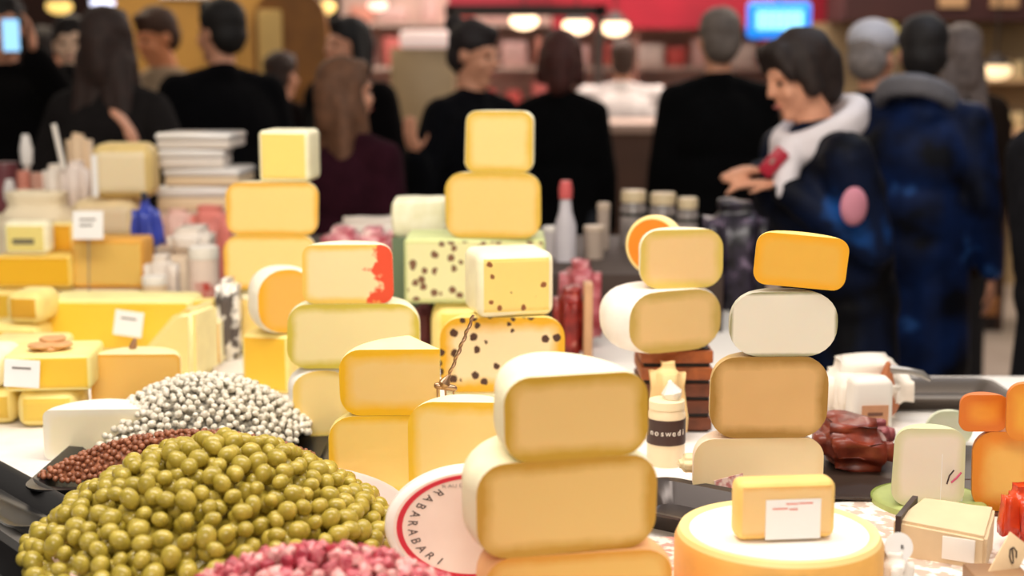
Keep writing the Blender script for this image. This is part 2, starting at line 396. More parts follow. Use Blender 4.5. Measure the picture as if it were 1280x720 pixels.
# crumbly white cheese on the same slab, left
bm=bmesh.new(); bm_box(bm,-.06,.06,0,.1,0,.085,.012,3); bmesh.ops.subdivide_edges(bm,edges=bm.edges[:],cuts=2,use_grid_fill=True); crumple(bm,.004,40,3,.002)
s2z=TZ
t=tag(from_bm('cheese',bm,mottled((232,226,190),(244,240,214),30,.6,.15),None,True),'crumbly greenish-white cheese piece on the slab, left of the broad pale cheese','cheese')
bz=gz(298,2.9)
# it sits on the upper face of a hidden box beside the slab
t.location=(gx(524,3.12,1.2),3.12,gz(297,3.12))
bx=tag(box('carton',gx(490,3.12,1.1),gx(556,3.12,1.1),3.11,3.23,TZ,gz(297,3.12)-.0005,mat((96,112,84),.7),None,.004),'dark green carton behind the herb-speckled slab, carrying the crumbly white cheese','carton')
# speckled pair right of the fork
s=Stack(2.38)
s.add('cheese','plain pale cheese under the black-spotted cheese, mostly hidden by the nearest stack',556,698,490,kind='block',rind='pale',body=(240,224,186),rim=(232,214,170),D=.13,e=.008)
s.add('cheese','cheese with large black seeds in an ivory centre, behind the fork',550,706,397,yaw=2,kind='half',rind='yellow',body=(244,216,170),rim=(226,170,30),spots=(74,44,30),e=.035,width=.028,spot_scale=50,spot_thr=.36)
q=s.add('cheese','speckled cheese with brown herbs and a white left side, on the black-seed cheese',598,694,316,yaw=14,kind='block',rind='pale',body=(246,214,128),rim=(240,206,80),spots=(140,84,46),D=.12,e=.016,spot_scale=52,spot_thr=.27)
# white-rind big cheese group
s=Stack(2.36)
WB=gz(440,2.36)
t=thing('wooden_crate','small brown slatted crate of dark slices under the white-rinded half wheel','crate',(gx(846,2.39,1.0),2.39,TZ))
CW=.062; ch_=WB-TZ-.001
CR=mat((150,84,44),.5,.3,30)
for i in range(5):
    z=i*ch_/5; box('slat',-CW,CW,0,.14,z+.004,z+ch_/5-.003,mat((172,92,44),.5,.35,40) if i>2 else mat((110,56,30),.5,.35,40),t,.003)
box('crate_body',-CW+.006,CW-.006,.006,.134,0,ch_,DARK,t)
s.z=WB
s.add('cheese','white-rinded half wheel with a tan cut face, right of the red meats',784,905,363,yaw=26,kind='half',rind=(248,240,232),body=(234,196,134),rim=(200,168,88),e=.045,c=.05,width=.022)
zt=s.z
s.Y=2.38
s.add('cheese','rounded pale cheese slice with a glossy rim on the white-rinded wheel',800,905,287,yaw=10,kind='half',D=.07,rind=(250,238,206),body=(234,196,138),rim=(214,186,92),e=.032,width=.018)
t=thing('cheese','round orange-centred cheese disc standing on edge behind the rounded slice','cheese',(gx(814,2.50,zt),2.50,zt+.004))
r=(gz(272,2.50)-zt)/2
t.rotation_euler=(R_(86),0,R_(-28))
o=lathe('rind',wheel_profile(r,.025,.006),mat((250,222,150),.5),t,48); o.location=(0,r,-.025)
o=lathe('cut_face',[(0,0),(r*.86,0),(r*.86,.001),(0,.001)],mat((238,132,30),.45,.08,20),t,48); o.location=(0,r,.0)
# right stack
s=Stack(1.99)
z3=None
s.add('cheese','pale ivory flat cheese at the bottom of the right stack, with a small pink label',866,1031,548,yaw=4,kind='half',rind=(240,214,190),body=(240,218,174),rim=(238,212,164),e=.03)
t=s.last
lb=box('label',-.055,-.012,-.0012,0,.032,.050,mottled((240,214,206),(196,120,120),120,.6,.1,bump=0),t); lb.rotation_euler=(0,R_(-14),0)
s.add('cheese','tan mottled cheese with a wrinkled grey rind, second from the bottom of the right stack',887,1035,446,yaw=2,kind='half',rind='tan',body=(234,190,128),rim=(170,128,56),e=.04,streak=.3,width=.02)
s.add('cheese','chalk-white cheese in a grey rind, under the tilted yellow one',912,1048,365,yaw=2,kind='half',rind=(196,190,170),body=(240,232,214),rim=(160,154,116),e=.042,width=.006)
s.z+=.006
s.add('cheese','tilted bright yellow-orange cheese at the top of the right stack',941,1056,294,yaw=-2,kind='half',D=.09,rind=(250,214,110),body=(240,184,70),rim=(246,176,30),e=.018,tilt=(0,R_(5)))
# ---- the big flat wheel with the small labelled cheese on it
BY=1.64; BR=.124; BZ=gz(662,BY)
t=thing('cheese','large flat cheese wheel with a white top and golden side, front right','cheese',(gx(973,BY,BZ),BY,TZ))
h=BZ-TZ
lathe('rind',[(0,0),(BR-.004,0),(BR,.004),(BR,h-.012),(BR-.003,h-.005)],mat((236,178,92),.5,.14,16,bump=.3),t,80)
lathe('top_rim',[(BR-.003,h-.005),(BR-.006,h+.001),(BR-.012,h+.002),(BR-.018,h-.001)],mat((250,222,150),.5),t,80)
lathe('white_top',[(BR-.018,h-.001),(BR*.5,h-.0015),(0,h-.0015)],mat((250,244,236),.5),t,80)
PY=1.60
c=cheese('cheese','small rounded cheese with a golden rim and a white label, standing on the flat wheel',(gx(983,PY,BZ),PY,BZ),R_(6),gx(1045,PY,BZ)-gx(918,PY,BZ),gz(602,PY)-BZ-.0,kind='block',D=.035,rind=(250,206,120),body=(240,200,138),rim=(228,158,50),e=.018,width=.012)
cw=.0
lab=box('label',-.026,.040,-.0016,-.0002,.002,.050,CARD,c)
PINK=mat((226,140,130),.6)
for (a,b2,z) in((-.002,.012,.044),(.013,.030,.0445),(-.018,.000,.0385),(.002,.012,.0375)):
    l=box('label_print',a,b2,-.0021,-.0016,z,z+.0018,PINK,c)
# ------------------------------------------------------------------ heaps
def heap_points(a,b,h,base,cx,cy,sp,power=1.7,rim=1.0,seed=1,tries=14000,squash=.85,jit=1.0):
    rr=random.Random(seed); cell=sp; grid={}; out=[]
    def surf(u,v):
        r=math.hypot(u/a,v/b); return base+h*max(0,1-r**power)
    for _ in range(tries):
        th=rr.uniform(0,2*math.pi); r=math.sqrt(rr.random()); u=a*r*math.cos(th); v=b*r*math.sin(th); z=surf(u,v)+rr.uniform(-.12,.18)*sp*jit
        p=Vector((cx+u,cy+v,z)); k=(int(p.x//cell),int(p.y//cell),int(p.z//cell)); ok=True
        for dx in(-1,0,1):
            for dy in(-1,0,1):
                for dz in(-1,0,1):
                    for q in grid.get((k[0]+dx,k[1]+dy,k[2]+dz),()):
                        if (q-p).length<sp*squash: ok=False;break
                    if not ok:break
                if not ok:break
            if not ok:break
        if ok: grid.setdefault(k,[]).append(p); out.append(p)
    return out,surf
def core(name,label,cat,a,b,h,base,cx,cy,power,m,drop,extra=None,parent=None):
    """the lower layers of the heap, which nobody could count"""
    bm=bmesh.new(); prof=[]
    n=14
    prof.append((0,0))
    for i in range(n,-1,-1):
        r=i/n; prof.append((r,max(.002,h*(1-r**power)-drop)))
    bm_lathe(bm,prof,40); 
    for v in bm.verts: v.co=Vector((cx+v.co.x*a*.97,cy+v.co.y*b*.97,base+v.co.z))
    if extra:
        extra(bm)
    return tag(from_bm(name,bm,m,None,True,False),label,cat,None,'stuff')
def heap(name,proto,pts,label,cat,group,maxn,stuff_bm_fn,seed=3,smin=.74,smax=1.12):
    rr=random.Random(seed)
    campos=Vector((0,0,CZ))
    pts=sorted(pts,key=lambda p:(p-campos).length)
    for i,p in enumerate(pts[:maxn]):
        o=proto if i==0 else proto.copy()
        if i: col.objects.link(o)
        s=rr.uniform(smin,smax); o.location=p; o.rotation_euler=(rr.uniform(0,6.3),rr.uniform(0,6.3),rr.uniform(0,6.3)); o.scale=(s,s,s)
    return pts[maxn:],rr
# olives in a wide pink-rimmed bowl
OL=dict(a=.230,b=.27,h=.118,base=.952,cx=-.384,cy=1.765)
pts,sf=heap_points(OL['a'],OL['b'],OL['h'],OL['base'],OL['cx'],OL['cy'],.0228,1.75,seed=5,tries=26000,squash=1.0,jit=.9)
olm=mottled((148,130,36),(194,172,74),45,.30,.2,bump=0)
olm.node_tree.nodes['Principled BSDF'].inputs['Coat Weight'].default_value=.1
bm=bmesh.new(); bm_ell(bm,(0,0,0),(.0112,.0112,.0134),None,16)
ol=tag(from_bm('olive',bm,olm,None,True,False),'glossy green olive in the heap at the front left','olive','green olives in the heap')
vis=[p for p in pts if not((p.y>OL['cy']+.11))]
hid=[p for p in pts if p.y>OL['cy']+.11]
rest,rr=heap('olive',ol,vis,'','',None,300,None)
def ex(bm,lst=rest+hid,r=.0108,seed=4):
    r2=random.Random(seed)
    for p in lst: bm_ell(bm,p,(r,r,r*1.18),Matrix.Rotation(r2.uniform(0,3),3,Vector((r2.random(),r2.random(),.3)).normalized()),8)
lower,_=heap_points(OL['a']*.98,OL['b']*.98,OL['h'],OL['base']-.019,OL['cx'],OL['cy'],.0236,1.75,seed=15,tries=5000)
def ex2(bm): ex(bm); ex(bm,lower,.0112,9)
core('olive_heap','green olives lying deeper inside and at the back of the olive heap','olives',OL['a'],OL['b'],OL['h'],OL['base']-.0,OL['cx'],OL['cy'],1.75,olm,.034,ex2)
t=thing('serving_bowl','wide shallow pinkish-white bowl that holds the green olives','bowl',(OL['cx']+.030,OL['cy']+.01,TZ))
bm=bmesh.new(); bm_lathe(bm,[(0,.002),(.19,.002),(.222,.018),(.236,.042),(.240,.045),(.244,.041),(.229,.012),(.195,.0),(0,0)],64)
for v in bm.verts: v.co.y*=1.13; v.co.x*=.935
from_bm('bowl_shell',bm,mat((238,204,196),.3,coat=.3),t,True)
# white coated berries and brown berries, in a black tray
def tray(label,cx,cy,w,d,rot,h=.03,rim=.02,m=BLACK,z=TZ,name='serving_tray',cat='tray'):
    t=thing(name,label,cat,(cx,cy,z),R_(rot))
    bm=bmesh.new()
    def loop(wx,dy,zz,r):
        vs=[];n=6
        for (sx,sy,a0) in((1,1,0),(-1,1,90),(-1,-1,180),(1,-1,270)):
            for i in range(n+1):
                a=R_(a0+90*i/n); vs.append(bm.verts.new((sx*(wx/2-r)+r*math.cos(a),sy*(dy/2-r)+r*math.sin(a),zz)))
        return vs
    L=[loop(w-.03,d-.03,0,.02),loop(w,d,h,.03),loop(w+2*rim,d+2*rim,h+.002,.04),loop(w+2*rim,d+2*rim,h-.001,.04),loop(w+.004,d+.004,h-.003,.032)]
    inner=[loop(w-.04,d-.04,.003,.02)]
    n=len(L[0])
    def bridge(a,b):
        for i in range(n): bm.faces.new((a[i],a[(i+1)%n],b[(i+1)%n],b[i]))
    bridge(inner[0],L[1]); bridge(L[1],L[2]); bridge(L[2],L[3]); bridge(L[3],L[4]); bridge(L[4],L[0]); bm.faces.new(inner[0]); bm.faces.new(L[0])
    bmesh.ops.recalc_face_normals(bm,faces=bm.faces[:])
    from_bm('tray_shell',bm,m,t,True); return t
t=tray('black tray with upturned corner handle under the white and brown berries',-.49,2.25,.40,.50,0,.022,.022)
tube('handle',[(.20,-.17,.024),(.235,-.15,.032),(.25,-.10,.034),(.235,-.05,.032),(.20,-.03,.024)],.006,BLACK,t)
WH=dict(a=.178,b=.175,h=.088,base=.946,cx=-.515,cy=2.31)
pts,_=heap_points(WH['a'],WH['b'],WH['h'],WH['base'],WH['cx'],WH['cy'],.0138,2.2,seed=6,tries=22000)
bm=bmesh.new(); bm_ell(bm,(0,0,0),(.0060,.0060,.0066),None,8); bm_ell(bm,(.003,0,.003),(.0035,.003,.0035),None,6); bm_ell(bm,(-.003,.002,-.002),(.003,.0035,.0035),None,6)
wm=mottled((196,186,164),(240,233,218),130,.6,.14,c3=(250,246,236),bump=0)
wb=tag(from_bm('coated_berry',bm,wm,None,True,False),'small white-coated berry in the white heap behind the olives','berry','white-coated berries in the heap')
vis=[p for p in pts if p.y<WH['cy']+.02]; hid=[p for p in pts if p.y>=WH['cy']+.02]
vis.sort(key=lambda p:abs(0)); rest,_r=heap('coated_berry',wb,vis,'','',None,300,None)
low,_=heap_points(WH['a']*.98,WH['b']*.98,WH['h'],WH['base']-.007,WH['cx'],WH['cy'],.012,2.2,seed=16,tries=5000)
def ex3(bm):
    for p in rest+hid: bm_ell(bm,p,(.0064,.0064,.0060),None,6)
    
core('coated_berry_heap','dark core of the white-coated berry heap, gap shade painted into its colour','berries',WH['a'],WH['b'],WH['h'],WH['base'],WH['cx'],WH['cy'],2.2,mottled((60,54,44),(150,142,124),120,.6,.08,bump=0),.008,None)  # core coloured dark to paint the shade in gaps between berries
bm=bmesh.new(); ex3(bm); tag(from_bm('coated_berry_heap',bm,wm,None,True,False),'white-coated berries on the far and upper side of the white heap','berries',None,'stuff')
BRm=mottled((112,60,36),(176,112,80),60,.35,.2,bump=0)
BW=dict(a=.205,b=.06,h=.05,base=.944,cx=-.50,cy=2.055)
pts,_=heap_points(BW['a'],BW['b'],BW['h'],BW['base'],BW['cx'],BW['cy'],.0092,2.0,seed=8,tries=12000)
# the ridge climbs to the right, towards the white heap
for p in pts:
    k=(p.x-BW['cx']+BW['a'])/(2*BW['a']); p.z+= .030*k*max(0,1-((p.y-BW['cy'])/BW['b'])**2)
bm=bmesh.new(); bm_ell(bm,(0,0,0),(.0048,.0048,.0045),None,8)
bb=tag(from_bm('brown_berry',bm,BRm,None,True,False),'tiny reddish-brown berry in the strip between olives and white berries','berry','reddish-brown berries in the strip')
rest,_r=heap('brown_berry',bb,pts,'','',None,300,None)
def ex4(bm):
    for v in bm.verts:
        k=(v.co.x-BW['cx']+BW['a'])/(2*BW['a'])
        if v.co.z>BW['base']+.001: v.co.z+=.028*k*max(0,1-((v.co.y-BW['cy'])/BW['b'])**2)
    for p in rest: bm_ell(bm,p,(.0048,.0048,.0045),None,6)
core('brown_berry_heap','reddish-brown berries lying deeper in the strip between olives and white berries','berries',BW['a'],BW['b'],BW['h'],BW['base'],BW['cx'],BW['cy'],2.0,BRm,.004,ex4)
# black trays at the left edge
tray('narrow black tray edge nearest the white round cheese at the left frame edge',-.735,1.98,.09,.36,41,.022,.012)
tray('black tray at the lower left corner beside the olive bowl',-.625,1.655,.07,.30,40,.03,.012)
# diced sausage at the front
t=tray('shallow white dish of diced sausage along the bottom edge',-.20,1.395,.46,.17,0,.03,.01,WHITE)
SD=dict(a=.205,b=.11,h=.098,base=.948,cx=-.20,cy=1.42)
pts,_=heap_points(SD['a'],SD['b'],SD['h'],SD['base'],SD['cx'],SD['cy'],.0135,2.2,seed=12,tries=9000)
sm=[mottled((170,40,62),(222,130,136),110,.4,.12,c3=(240,196,186),bump=.2),mottled((206,110,116),(238,186,178),90,.4,.15,bump=.2),mottled((130,20,42),(190,60,76),60,.4,.15,bump=.2)]
pr=[]
for i in range(3):
    bm=bmesh.new(); bm_box(bm,-.008,.008,-.006,.006,-.005,.005,.002,2); crumple(bm,.0015,200,i)
    pr.append(tag(from_bm('sausage_cube',bm,sm[i],None,True,False),'pink marbled cube of diced sausage in the dish below the olives','sausage cube','diced sausage cubes in the dish'))
rr=random.Random(2); used=[0,0,0]
pts.sort(key=lambda p:-p.z)
for i,p in enumerate(pts[:300]):
    k=rr.choice((0,0,1,1,2)); o=pr[k] if not used[k] else pr[k].copy()
    if used[k]: col.objects.link(o)
    used[k]=1; o.location=p; o.rotation_euler=(rr.uniform(0,6),rr.uniform(0,6),rr.uniform(0,6))
core('diced_sausage_heap','lower layer of the diced pink sausage in the dish','sausage',SD['a'],SD['b'],SD['h'],SD['base']-.02,SD['cx'],SD['cy'],2.2,sm[0],.0)

# ------------------------------------------------------------------ left cheeses
def tagcard(parent_loc,w,h,label,rot=(R_(-8),0,0),lines=2,cat='price tag',name='price_tag'):
    t=thing(name,label,cat,parent_loc); t.rotation_euler=rot
    cd=box('card',-w/2,w/2,-.001,0,0,h,CARD,t)
    for i in range(lines): box('printed_line',-w*.28,w*(.25-.1*i),-.0016,-.001,h*(.66-.2*i),h*(.66-.2*i)+h*.07,mat((120,112,108),.6),cd)
    return t
s=Stack(2.22)
s.add('cheese','low white round cheese at the left, beside the small brown berries',56,188,512,kind='half',c=.0,rind=(250,244,232),body=(246,232,196),rim=(246,236,214),e=.012,yaw=3)
s=Stack(2.5)
s.add('cheese','amber-faced cheese with a stalk on top, just behind the white berries',114,226,443,kind='half',D=.15,rind=(250,232,176),body=(242,192,100),rim=(240,178,70),e=.010,yaw=2,width=.008)
t=thing('stalk_knob','small brown stalk standing on top of the amber-faced cheese','stalk',(gx(166,2.55,s.z),2.55,s.z)); 
bm=bmesh.new(); bm_limb(bm,(0,0,0.004),(.004,0,.016),.007,.004); from_bm('stalk',bm,mat((150,110,80),.6),t,True)
poly_cheese('yellow wedge with a steep slanted pale top, right of the amber-faced cheese',((168,478),(168,446),(218,390),(244,385),(246,478)),2.8,.12,-14,(252,236,178),(250,222,146),(240,176,60))
s=Stack(3.08)
s.add('cheese','long bright yellow block behind, stretching across the left with a white tag',53,240,374,kind='block',rind=(252,236,160),body=(248,204,64),rim=(246,196,50),D=.12,yaw=-2,e=.014)
tagcard((gx(158,3.04,1.0),3.04,gz(420,3.04)),.062,.055,'white tag leaning on the face of the long bright yellow block',lines=1,rot=(R_(-4),R_(8),0))
s=Stack(2.42)
s.add('cheese','lower yellow block at the left edge under the tagged block',20,96,490,kind='block',rind='yellow',body=(236,200,84),rim=(226,186,60),D=.11,yaw=4)
s.add('cheese','flat yellow block carrying brown slices, with a white tag on its face',6,112,444,kind='block',rind=(252,232,150),body=(240,196,56),rim=(236,190,50),D=.14,yaw=6,e=.01)
z5=s.z
tagcard((gx(28,2.40,z5-.05),2.395,gz(484,2.395)),.060,.048,'white price tag with a word on the flat yellow block at the left edge',lines=1,rot=(R_(-3),R_(4),R_(3)))
for i in range(5):
    bm=bmesh.new(); bm_lathe(bm,[(0,0),(.022,0),(.024,.003),(.022,.006),(0,.006)],20); crumple(bm,.002,60,i)
    o=tag(from_bm('dried_slice',bm,mat((214,160,104),.6,.2,50),None,True),'brown dried slice lying on the flat yellow block at the left','slice','brown slices on the yellow block')
    o.location=(gx(50+i*7,2.48,z5)+rr.uniform(-.01,.01),2.48+rr.uniform(-.02,.03),z5+.001+.005*(i%3)); o.rotation_euler=(0,0,i)
s=Stack(2.44)
s.add('cheese','small yellow block cut by the left frame edge, low down beside the lower block',-40,18,488,kind='block',rind='yellow',body=(224,184,66),rim=(214,170,50),D=.1)
s.add('cheese','yellow rounded cheese cut by the left frame edge, above the small block',-50,3,440,kind='block',rind='pale',body=(238,186,50),rim=(230,180,50),D=.12)
s=Stack(2.78)
s.add('cheese','pale-topped yellow cheese behind the flat block with brown slices',-30,66,432,kind='block',rind=(252,234,160),body=(240,196,70),rim=(236,190,60),D=.15,e=.012)
s=Stack(3.0)
s.add('cheese','thin yellow slab at the left edge below the brown-faced block',-20,50,406,kind='block',rind='yellow',body=(226,178,40),rim=(220,170,40),D=.13)
s.add('cheese','golden block with a worn brown face at the left, above the thin slab',4,52,366,kind='block',rind='yellow',body=(216,162,40),rim=(180,120,34),D=.11,yaw=-6)
s=Stack(3.45)
s.add('cheese','yellow slab under the tall amber cube in the far left rows',60,182,360,kind='block',rind='pale',body=(226,188,66),rim=(220,180,60),D=.16)
s.add('cheese','amber block with a brown right edge standing behind the long yellow block',90,178,300,kind='block',rind=(236,172,70),body=(228,188,98),rim=(226,160,50),D=.12,e=.008)
s=Stack(3.42)
s.add('cheese','yellow slab at the left frame edge under the deep yellow bar',-30,62,360,kind='block',rind='yellow',body=(216,172,40),rim=(206,160,40),D=.15)
s.add('cheese','deep yellow bar at the far left, below the labelled pale cheese',-6,88,320,kind='block',rind=(250,214,110),body=(236,180,20),rim=(220,160,20),D=.15,e=.008)
za=s.z
s.add('cheese','rounded pale cheese with a dark printed label, on the deep yellow bar',2,60,277,kind='block',rind='pale',body=(232,214,130),rim=(230,206,100),D=.06,e=.02)
box('printed_label',-.03,.022,-.0014,-.0002,.028,.042,mat((120,112,84),.6),s.last)
s2=Stack(3.5,za); s2.add('cheese','small amber piece behind the labelled pale cheese',60,90,280,kind='block',rind='yellow',body=(226,168,36),rim=(210,150,30),D=.06,e=.006)
# far pale cheeses
s=Stack(3.75)
s.add('cheese','pale block at the bottom of the far beige pile, behind the amber block',84,168,300,kind='block',rind='pale',body=(226,204,166),rim=(220,196,150),D=.2)
s.add('cheese','beige block of the far pile behind the white tag',86,168,250,kind='block',rind=(228,204,158),body=(228,206,172),rim=(220,196,150),D=.18)
s.add('cheese','tall pale cheese with a white stripe at the top of the far beige pile',112,190,180,kind='block',rind=(226,196,128),body=(232,214,176),rim=(222,200,150),D=.14,yaw=4)
bb_=s.last; box('white_stripe',-.075,-.060,-.0016,-.0002,.01,.12,CARD,bb_)
tagcard((gx(106,3.36,1.05),3.40,gz(299,3.40)),.073,.068,'square white price tag in front of the far beige pile',lines=2)
box('tag_stem',0,.003,-.001,.0,-(gz(299,3.40)-TZ)+.003,.0,STEEL,bpy.data.objects[[o.name for o in bpy.data.objects if o.name.startswith('price_tag')][-1]])
def blob(name,label,cat,px0,px1,pt,pb,Y,D,m,amp=.012,scale=14,seed=0,group=None,ztop=None,sub=3,round_=.3,z0=None,rotz=0):
    zb=gz(pb,Y) if z0 is None else z0; zt=gz(pt,Y); zm=(zb+zt)/2; x0,x1=gx(px0,Y,zm),gx(px1,Y,zm); W=x1-x0; H=zt-zb
    bm=bmesh.new(); bmesh.ops.create_cube(bm,size=1)
    for v in bm.verts: v.co=Vector((v.co.x*W,v.co.y*D,v.co.z*H))
    bmesh.ops.bevel(bm,geom=bm.edges[:],offset=min(W,H,D)*round_,segments=3,affect='EDGES')
    bmesh.ops.subdivide_edges(bm,edges=bm.edges[:],cuts=sub,use_grid_fill=True)
    crumple(bm,amp,scale,seed)
    lo=min(v.co.z for v in bm.verts)
    for v in bm.verts:
        if v.co.z<lo+H*.06: v.co.z=lo
    bmesh.ops.translate(bm,vec=(0,0,-lo),verts=bm.verts)
    o=from_bm(name,bm,m,None,True,False); o.location=((x0+x1)/2,Y+D/2,zb); o.rotation_euler=(0,0,rotz)
    return tag(o,label,cat,group)
WP=mat((238,230,220),.5,.05,12); WPB=mottled((222,208,194),(238,228,216),8,.5,.2)
blob('paper_bag','wide crumpled cream wrapping across the far left table','bag',-30,98,246,300,3.78,.22,mat((238,222,190),.6,.06,9),.012,10,1,z0=TZ)
bz=gz(318,3.6)
tag(box('carton',gx(150,3.6,1.0),gx(238,3.6,1.0),3.56,3.78,TZ,bz-.001,mat((226,206,180),.7),None,.004),'beige carton under the blue packet','carton')
def BLU():
    return mottled((40,56,150),(58,74,178),20,.3,.2,c3=(120,140,220),bump=.5)
o=blob('foil_packet','bright blue pointed foil packet standing among the far packets','packet',160,204,250,318,3.58,.06,BLU(),.006,26,4,round_=.45,z0=bz)
for v in o.data.vertices:
    k=v.co.z/(gz(250,3.58)-bz); v.co.x=v.co.x*(1-.35*max(0,k)**2)-.008*k; v.co.y*=(1-.7*max(0,k))
bm=bmesh.new(); bm_box(bm,-.008,.008,-.004,.004,0,.02,.002); oo=from_bm('top_seal',bm,mat((30,34,60),.5),o,True); oo.location=(-.008,0,gz(252,3.58)-bz)
# clear packs pile
cz=gz(262,3.95)
tag(box('carton',gx(196,3.95,1.0),gx(300,3.95,1.0),3.9,4.18,TZ,cz-.001,mat((222,196,176),.7),None,.004),'beige carton under the pile of pale plastic packs','carton')
zz=cz
for i,(a,b,tp,lb) in enumerate(((198,296,232,'lowest'),(206,300,210,'second lowest'),(202,282,186,'second highest'),(198,290,166,'topmost'))):
    z2=gz(tp,3.95); x0,x1=gx(a,3.95,1.3),gx(b,3.95,1.3)
    t=thing('plastic_pack','pale translucent plastic pack, %s in the pile in front of the black coats'%lb,'pack',((x0+x1)/2,3.92,zz+.0005),R_(rr.uniform(-5,5)))
    W=x1-x0
    box('pack_tray',-W/2,W/2,0,.2,0,(z2-zz)*.55,mat((228,204,170) if i<2 else (226,216,206),.4),t,.008)
    box('pack_lid',-W/2-.004,W/2+.004,-.004,.204,(z2-zz)*.55,(z2-zz)-.001,mat((230,226,222),.2),t,.01)
    zz=z2
blob('wrapped_meat','salmon-pink wrapped meat piece right of the blue packet','meat',236,286,260,300,3.80,.08,mat((222,128,116),.5,.15,14),.006,20,7,z0=TZ)
blob('wrapped_meat','pale pink wrapped meat piece just right of the blue packet','meat',202,240,262,300,3.84,.06,mat((230,188,176),.5,.1,14),.006,20,8,z0=TZ)
blob('paper_bag','crumpled white wrapping below the salmon-pink meat','bag',206,258,288,322,3.58,.14,WPB,.005,16,9,z0=gz(322,3.58))
tag(box('carton',gx(207,3.58,1.05),gx(257,3.58,1.05),3.60,3.70,TZ,gz(322,3.58)-.0005,mat((190,160,140),.7),None,.003),'small beige carton under the crumpled white wrapping','carton')
blob('paper_bag','rounded white bundle between the amber block and the round tubs','bag',178,218,322,372,3.40,.09,WPB,.004,16,10,z0=TZ)
def tub(label,cx,Y,r,h,m,lidm,band=None,z=TZ,name='tub',cat='tub'):
    t=thing(name,label,cat,(cx,Y,z))
    lathe('tub_body',[(0,0),(r*.86,0),(r*.97,h*.86),(0,h*.86)],m,t,32)
    lathe('lid',[(0,h*.862),(r,h*.862),(r,h*.96),(r*.94,h),(0,h)],lidm,t,32)
    if band: lathe('label_band',[(r*.90,h*.15),(r*.90+.001,h*.15),(r*.97+.001,h*.6),(r*.95,h*.6)],band,t,32)
    return t
Yt=3.35; tub('white tub with a red label behind the yellow wedge, left of the tall stack',gx(258,Yt),Yt,.036,gz(308,Yt)-TZ,mat((240,220,210),.4),WHITE,mottled((196,60,50),(236,210,200),18,.5,.05,bump=0))
Yt=3.3; tub('small cream tub behind the long yellow block',gx(196,Yt),Yt,.03,gz(345,Yt)-TZ,mat((232,208,176),.4),WHITE)
Yt=3.1; s=Stack(Yt); s.add('cheese','small bright yellow cube between the yellow wedge and the tall stack',243,266,376,kind='block',rind='yellow',body=(250,196,20),rim=(246,190,20),D=.05,e=.004)
s=Stack(2.95); s.add('cheese','small pale cheese with an orange side right of the leaning wedge',246,276,402,kind='block',rind=(250,236,190),body=(240,186,90),rim=(236,180,80),D=.08,e=.006)
blob('paper_bag','spotted white paper packet between the yellow cube and the tall stack','bag',268,296,352,430,2.98,.07,mottled((90,80,76),(246,240,230),22,.6,.03,bump=.1),.004,20,5,z0=TZ)
# small things at the far left
gl=mat((226,222,218),.25)
for (px,pt,pb,Y,lab) in((35,168,232,4.1,'small white dropper bottle standing at the far left in front of the dark coats'),(12,224,250,4.05,'short pale bottle at the far left edge')):
    z0=TZ; hh=gz(pt,Y)-z0
    t=thing('bottle',lab,'bottle',(gx(px,Y,1.2),Y,z0)); lathe('bottle_body',[(0,0),(.018,0),(.02,hh*.66),(.009,hh*.74),(.009,hh*.8),(0,hh*.8)],mat((214,200,190),.3),t,20); lathe('cap',[(0,hh*.8),(.016,hh*.8),(.019,hh*.9),(.010,hh),(0,hh)],gl,t,20)
for (a,b,tp,Y,c,lab) in((-10,24,203,4.15,(120,60,66),'dark red jar at the far left edge'),(22,38,213,4.0,(232,150,130),'salmon-coloured small jar left of the clear cups'),(38,54,216,4.0,(226,170,150),'pinkish small jar beside the salmon one')):
    zt=gz(tp,Y); x0,x1=gx(a,Y,1.2),gx(b,Y,1.2); r=(x1-x0)/2
    tub(lab,(x0+x1)/2,Y,r,zt-TZ,mat(c,.3,.1,20),mat(tuple(int(q*.85) for q in c),.3),name='jar',cat='jar')
for (a,b,tp,Y,c,lab) in((52,82,206,3.98,(238,226,212),'white wrapped bundle with a stick rising from it, far left'),(84,112,168,4.1,(226,196,160),'beige wrapped packet left of the tall pale striped cheese'),(78,108,204,3.95,(236,220,210),'pale packet low in the far left pile')):
    blob('wrapped_packet',lab,'packet',a,b,tp,250,Y,.08,mat(c,.5,.06,12),.008,16,int(a),z0=TZ)
Y=3.96; t=thing('paper_straw','thin white stick leaning out of the wrapped bundle at the far left','stick',(gx(80,Y,1.25),Y,gz(212,Y))); tube('stick_shaft',[(0,0,0),(-.022,0,gz(155,Y)-gz(212,Y))],.007,WHITE,t)

# ------------------------------------------------------------------ centre back: meats, bottles, jars on the riser
meat=mottled((150,40,48),(206,120,128),26,.4,.12,c3=(238,200,196),bump=.4)
meat2=mottled((110,24,22),(160,44,36),34,.4,.12,c3=(216,150,136),bump=.5)
for i,(a,b,tp,pb,Y,lab) in enumerate(((400,452,290,312,3.5,'pale pink sliced meat at the left of the meat row on the riser'),(440,486,292,316,3.42,'dark pink sliced meat in the middle of the meat row on the riser'),(470,520,296,330,3.38,'rose-coloured sliced meat at the right of the meat row on the riser'))):
    blob('sliced_meat',lab,'meat',a,b,tp,pb,Y,.14,mottled((176,60,80),(226,160,164),24,.4,.1,c3=(240,214,206),bump=.4),.012,22,i+20,z0=RZ)
blob('paper_bag','white wrapping paper heaped behind the sliced meats','bag',420,500,278,300,3.8,.14,WPB,.012,14,31,z0=RZ)
blob('cured_meat','dark red cured meat joint with pale fat, left of the white-rinded wheel','meat',692,736,366,444,2.95,.10,meat2,.010,22,33,z0=TZ)
blob('cured_meat','dark red meat joint behind the first, streaked with fat','meat',700,752,332,440,3.10,.12,meat,.012,20,34,z0=TZ)
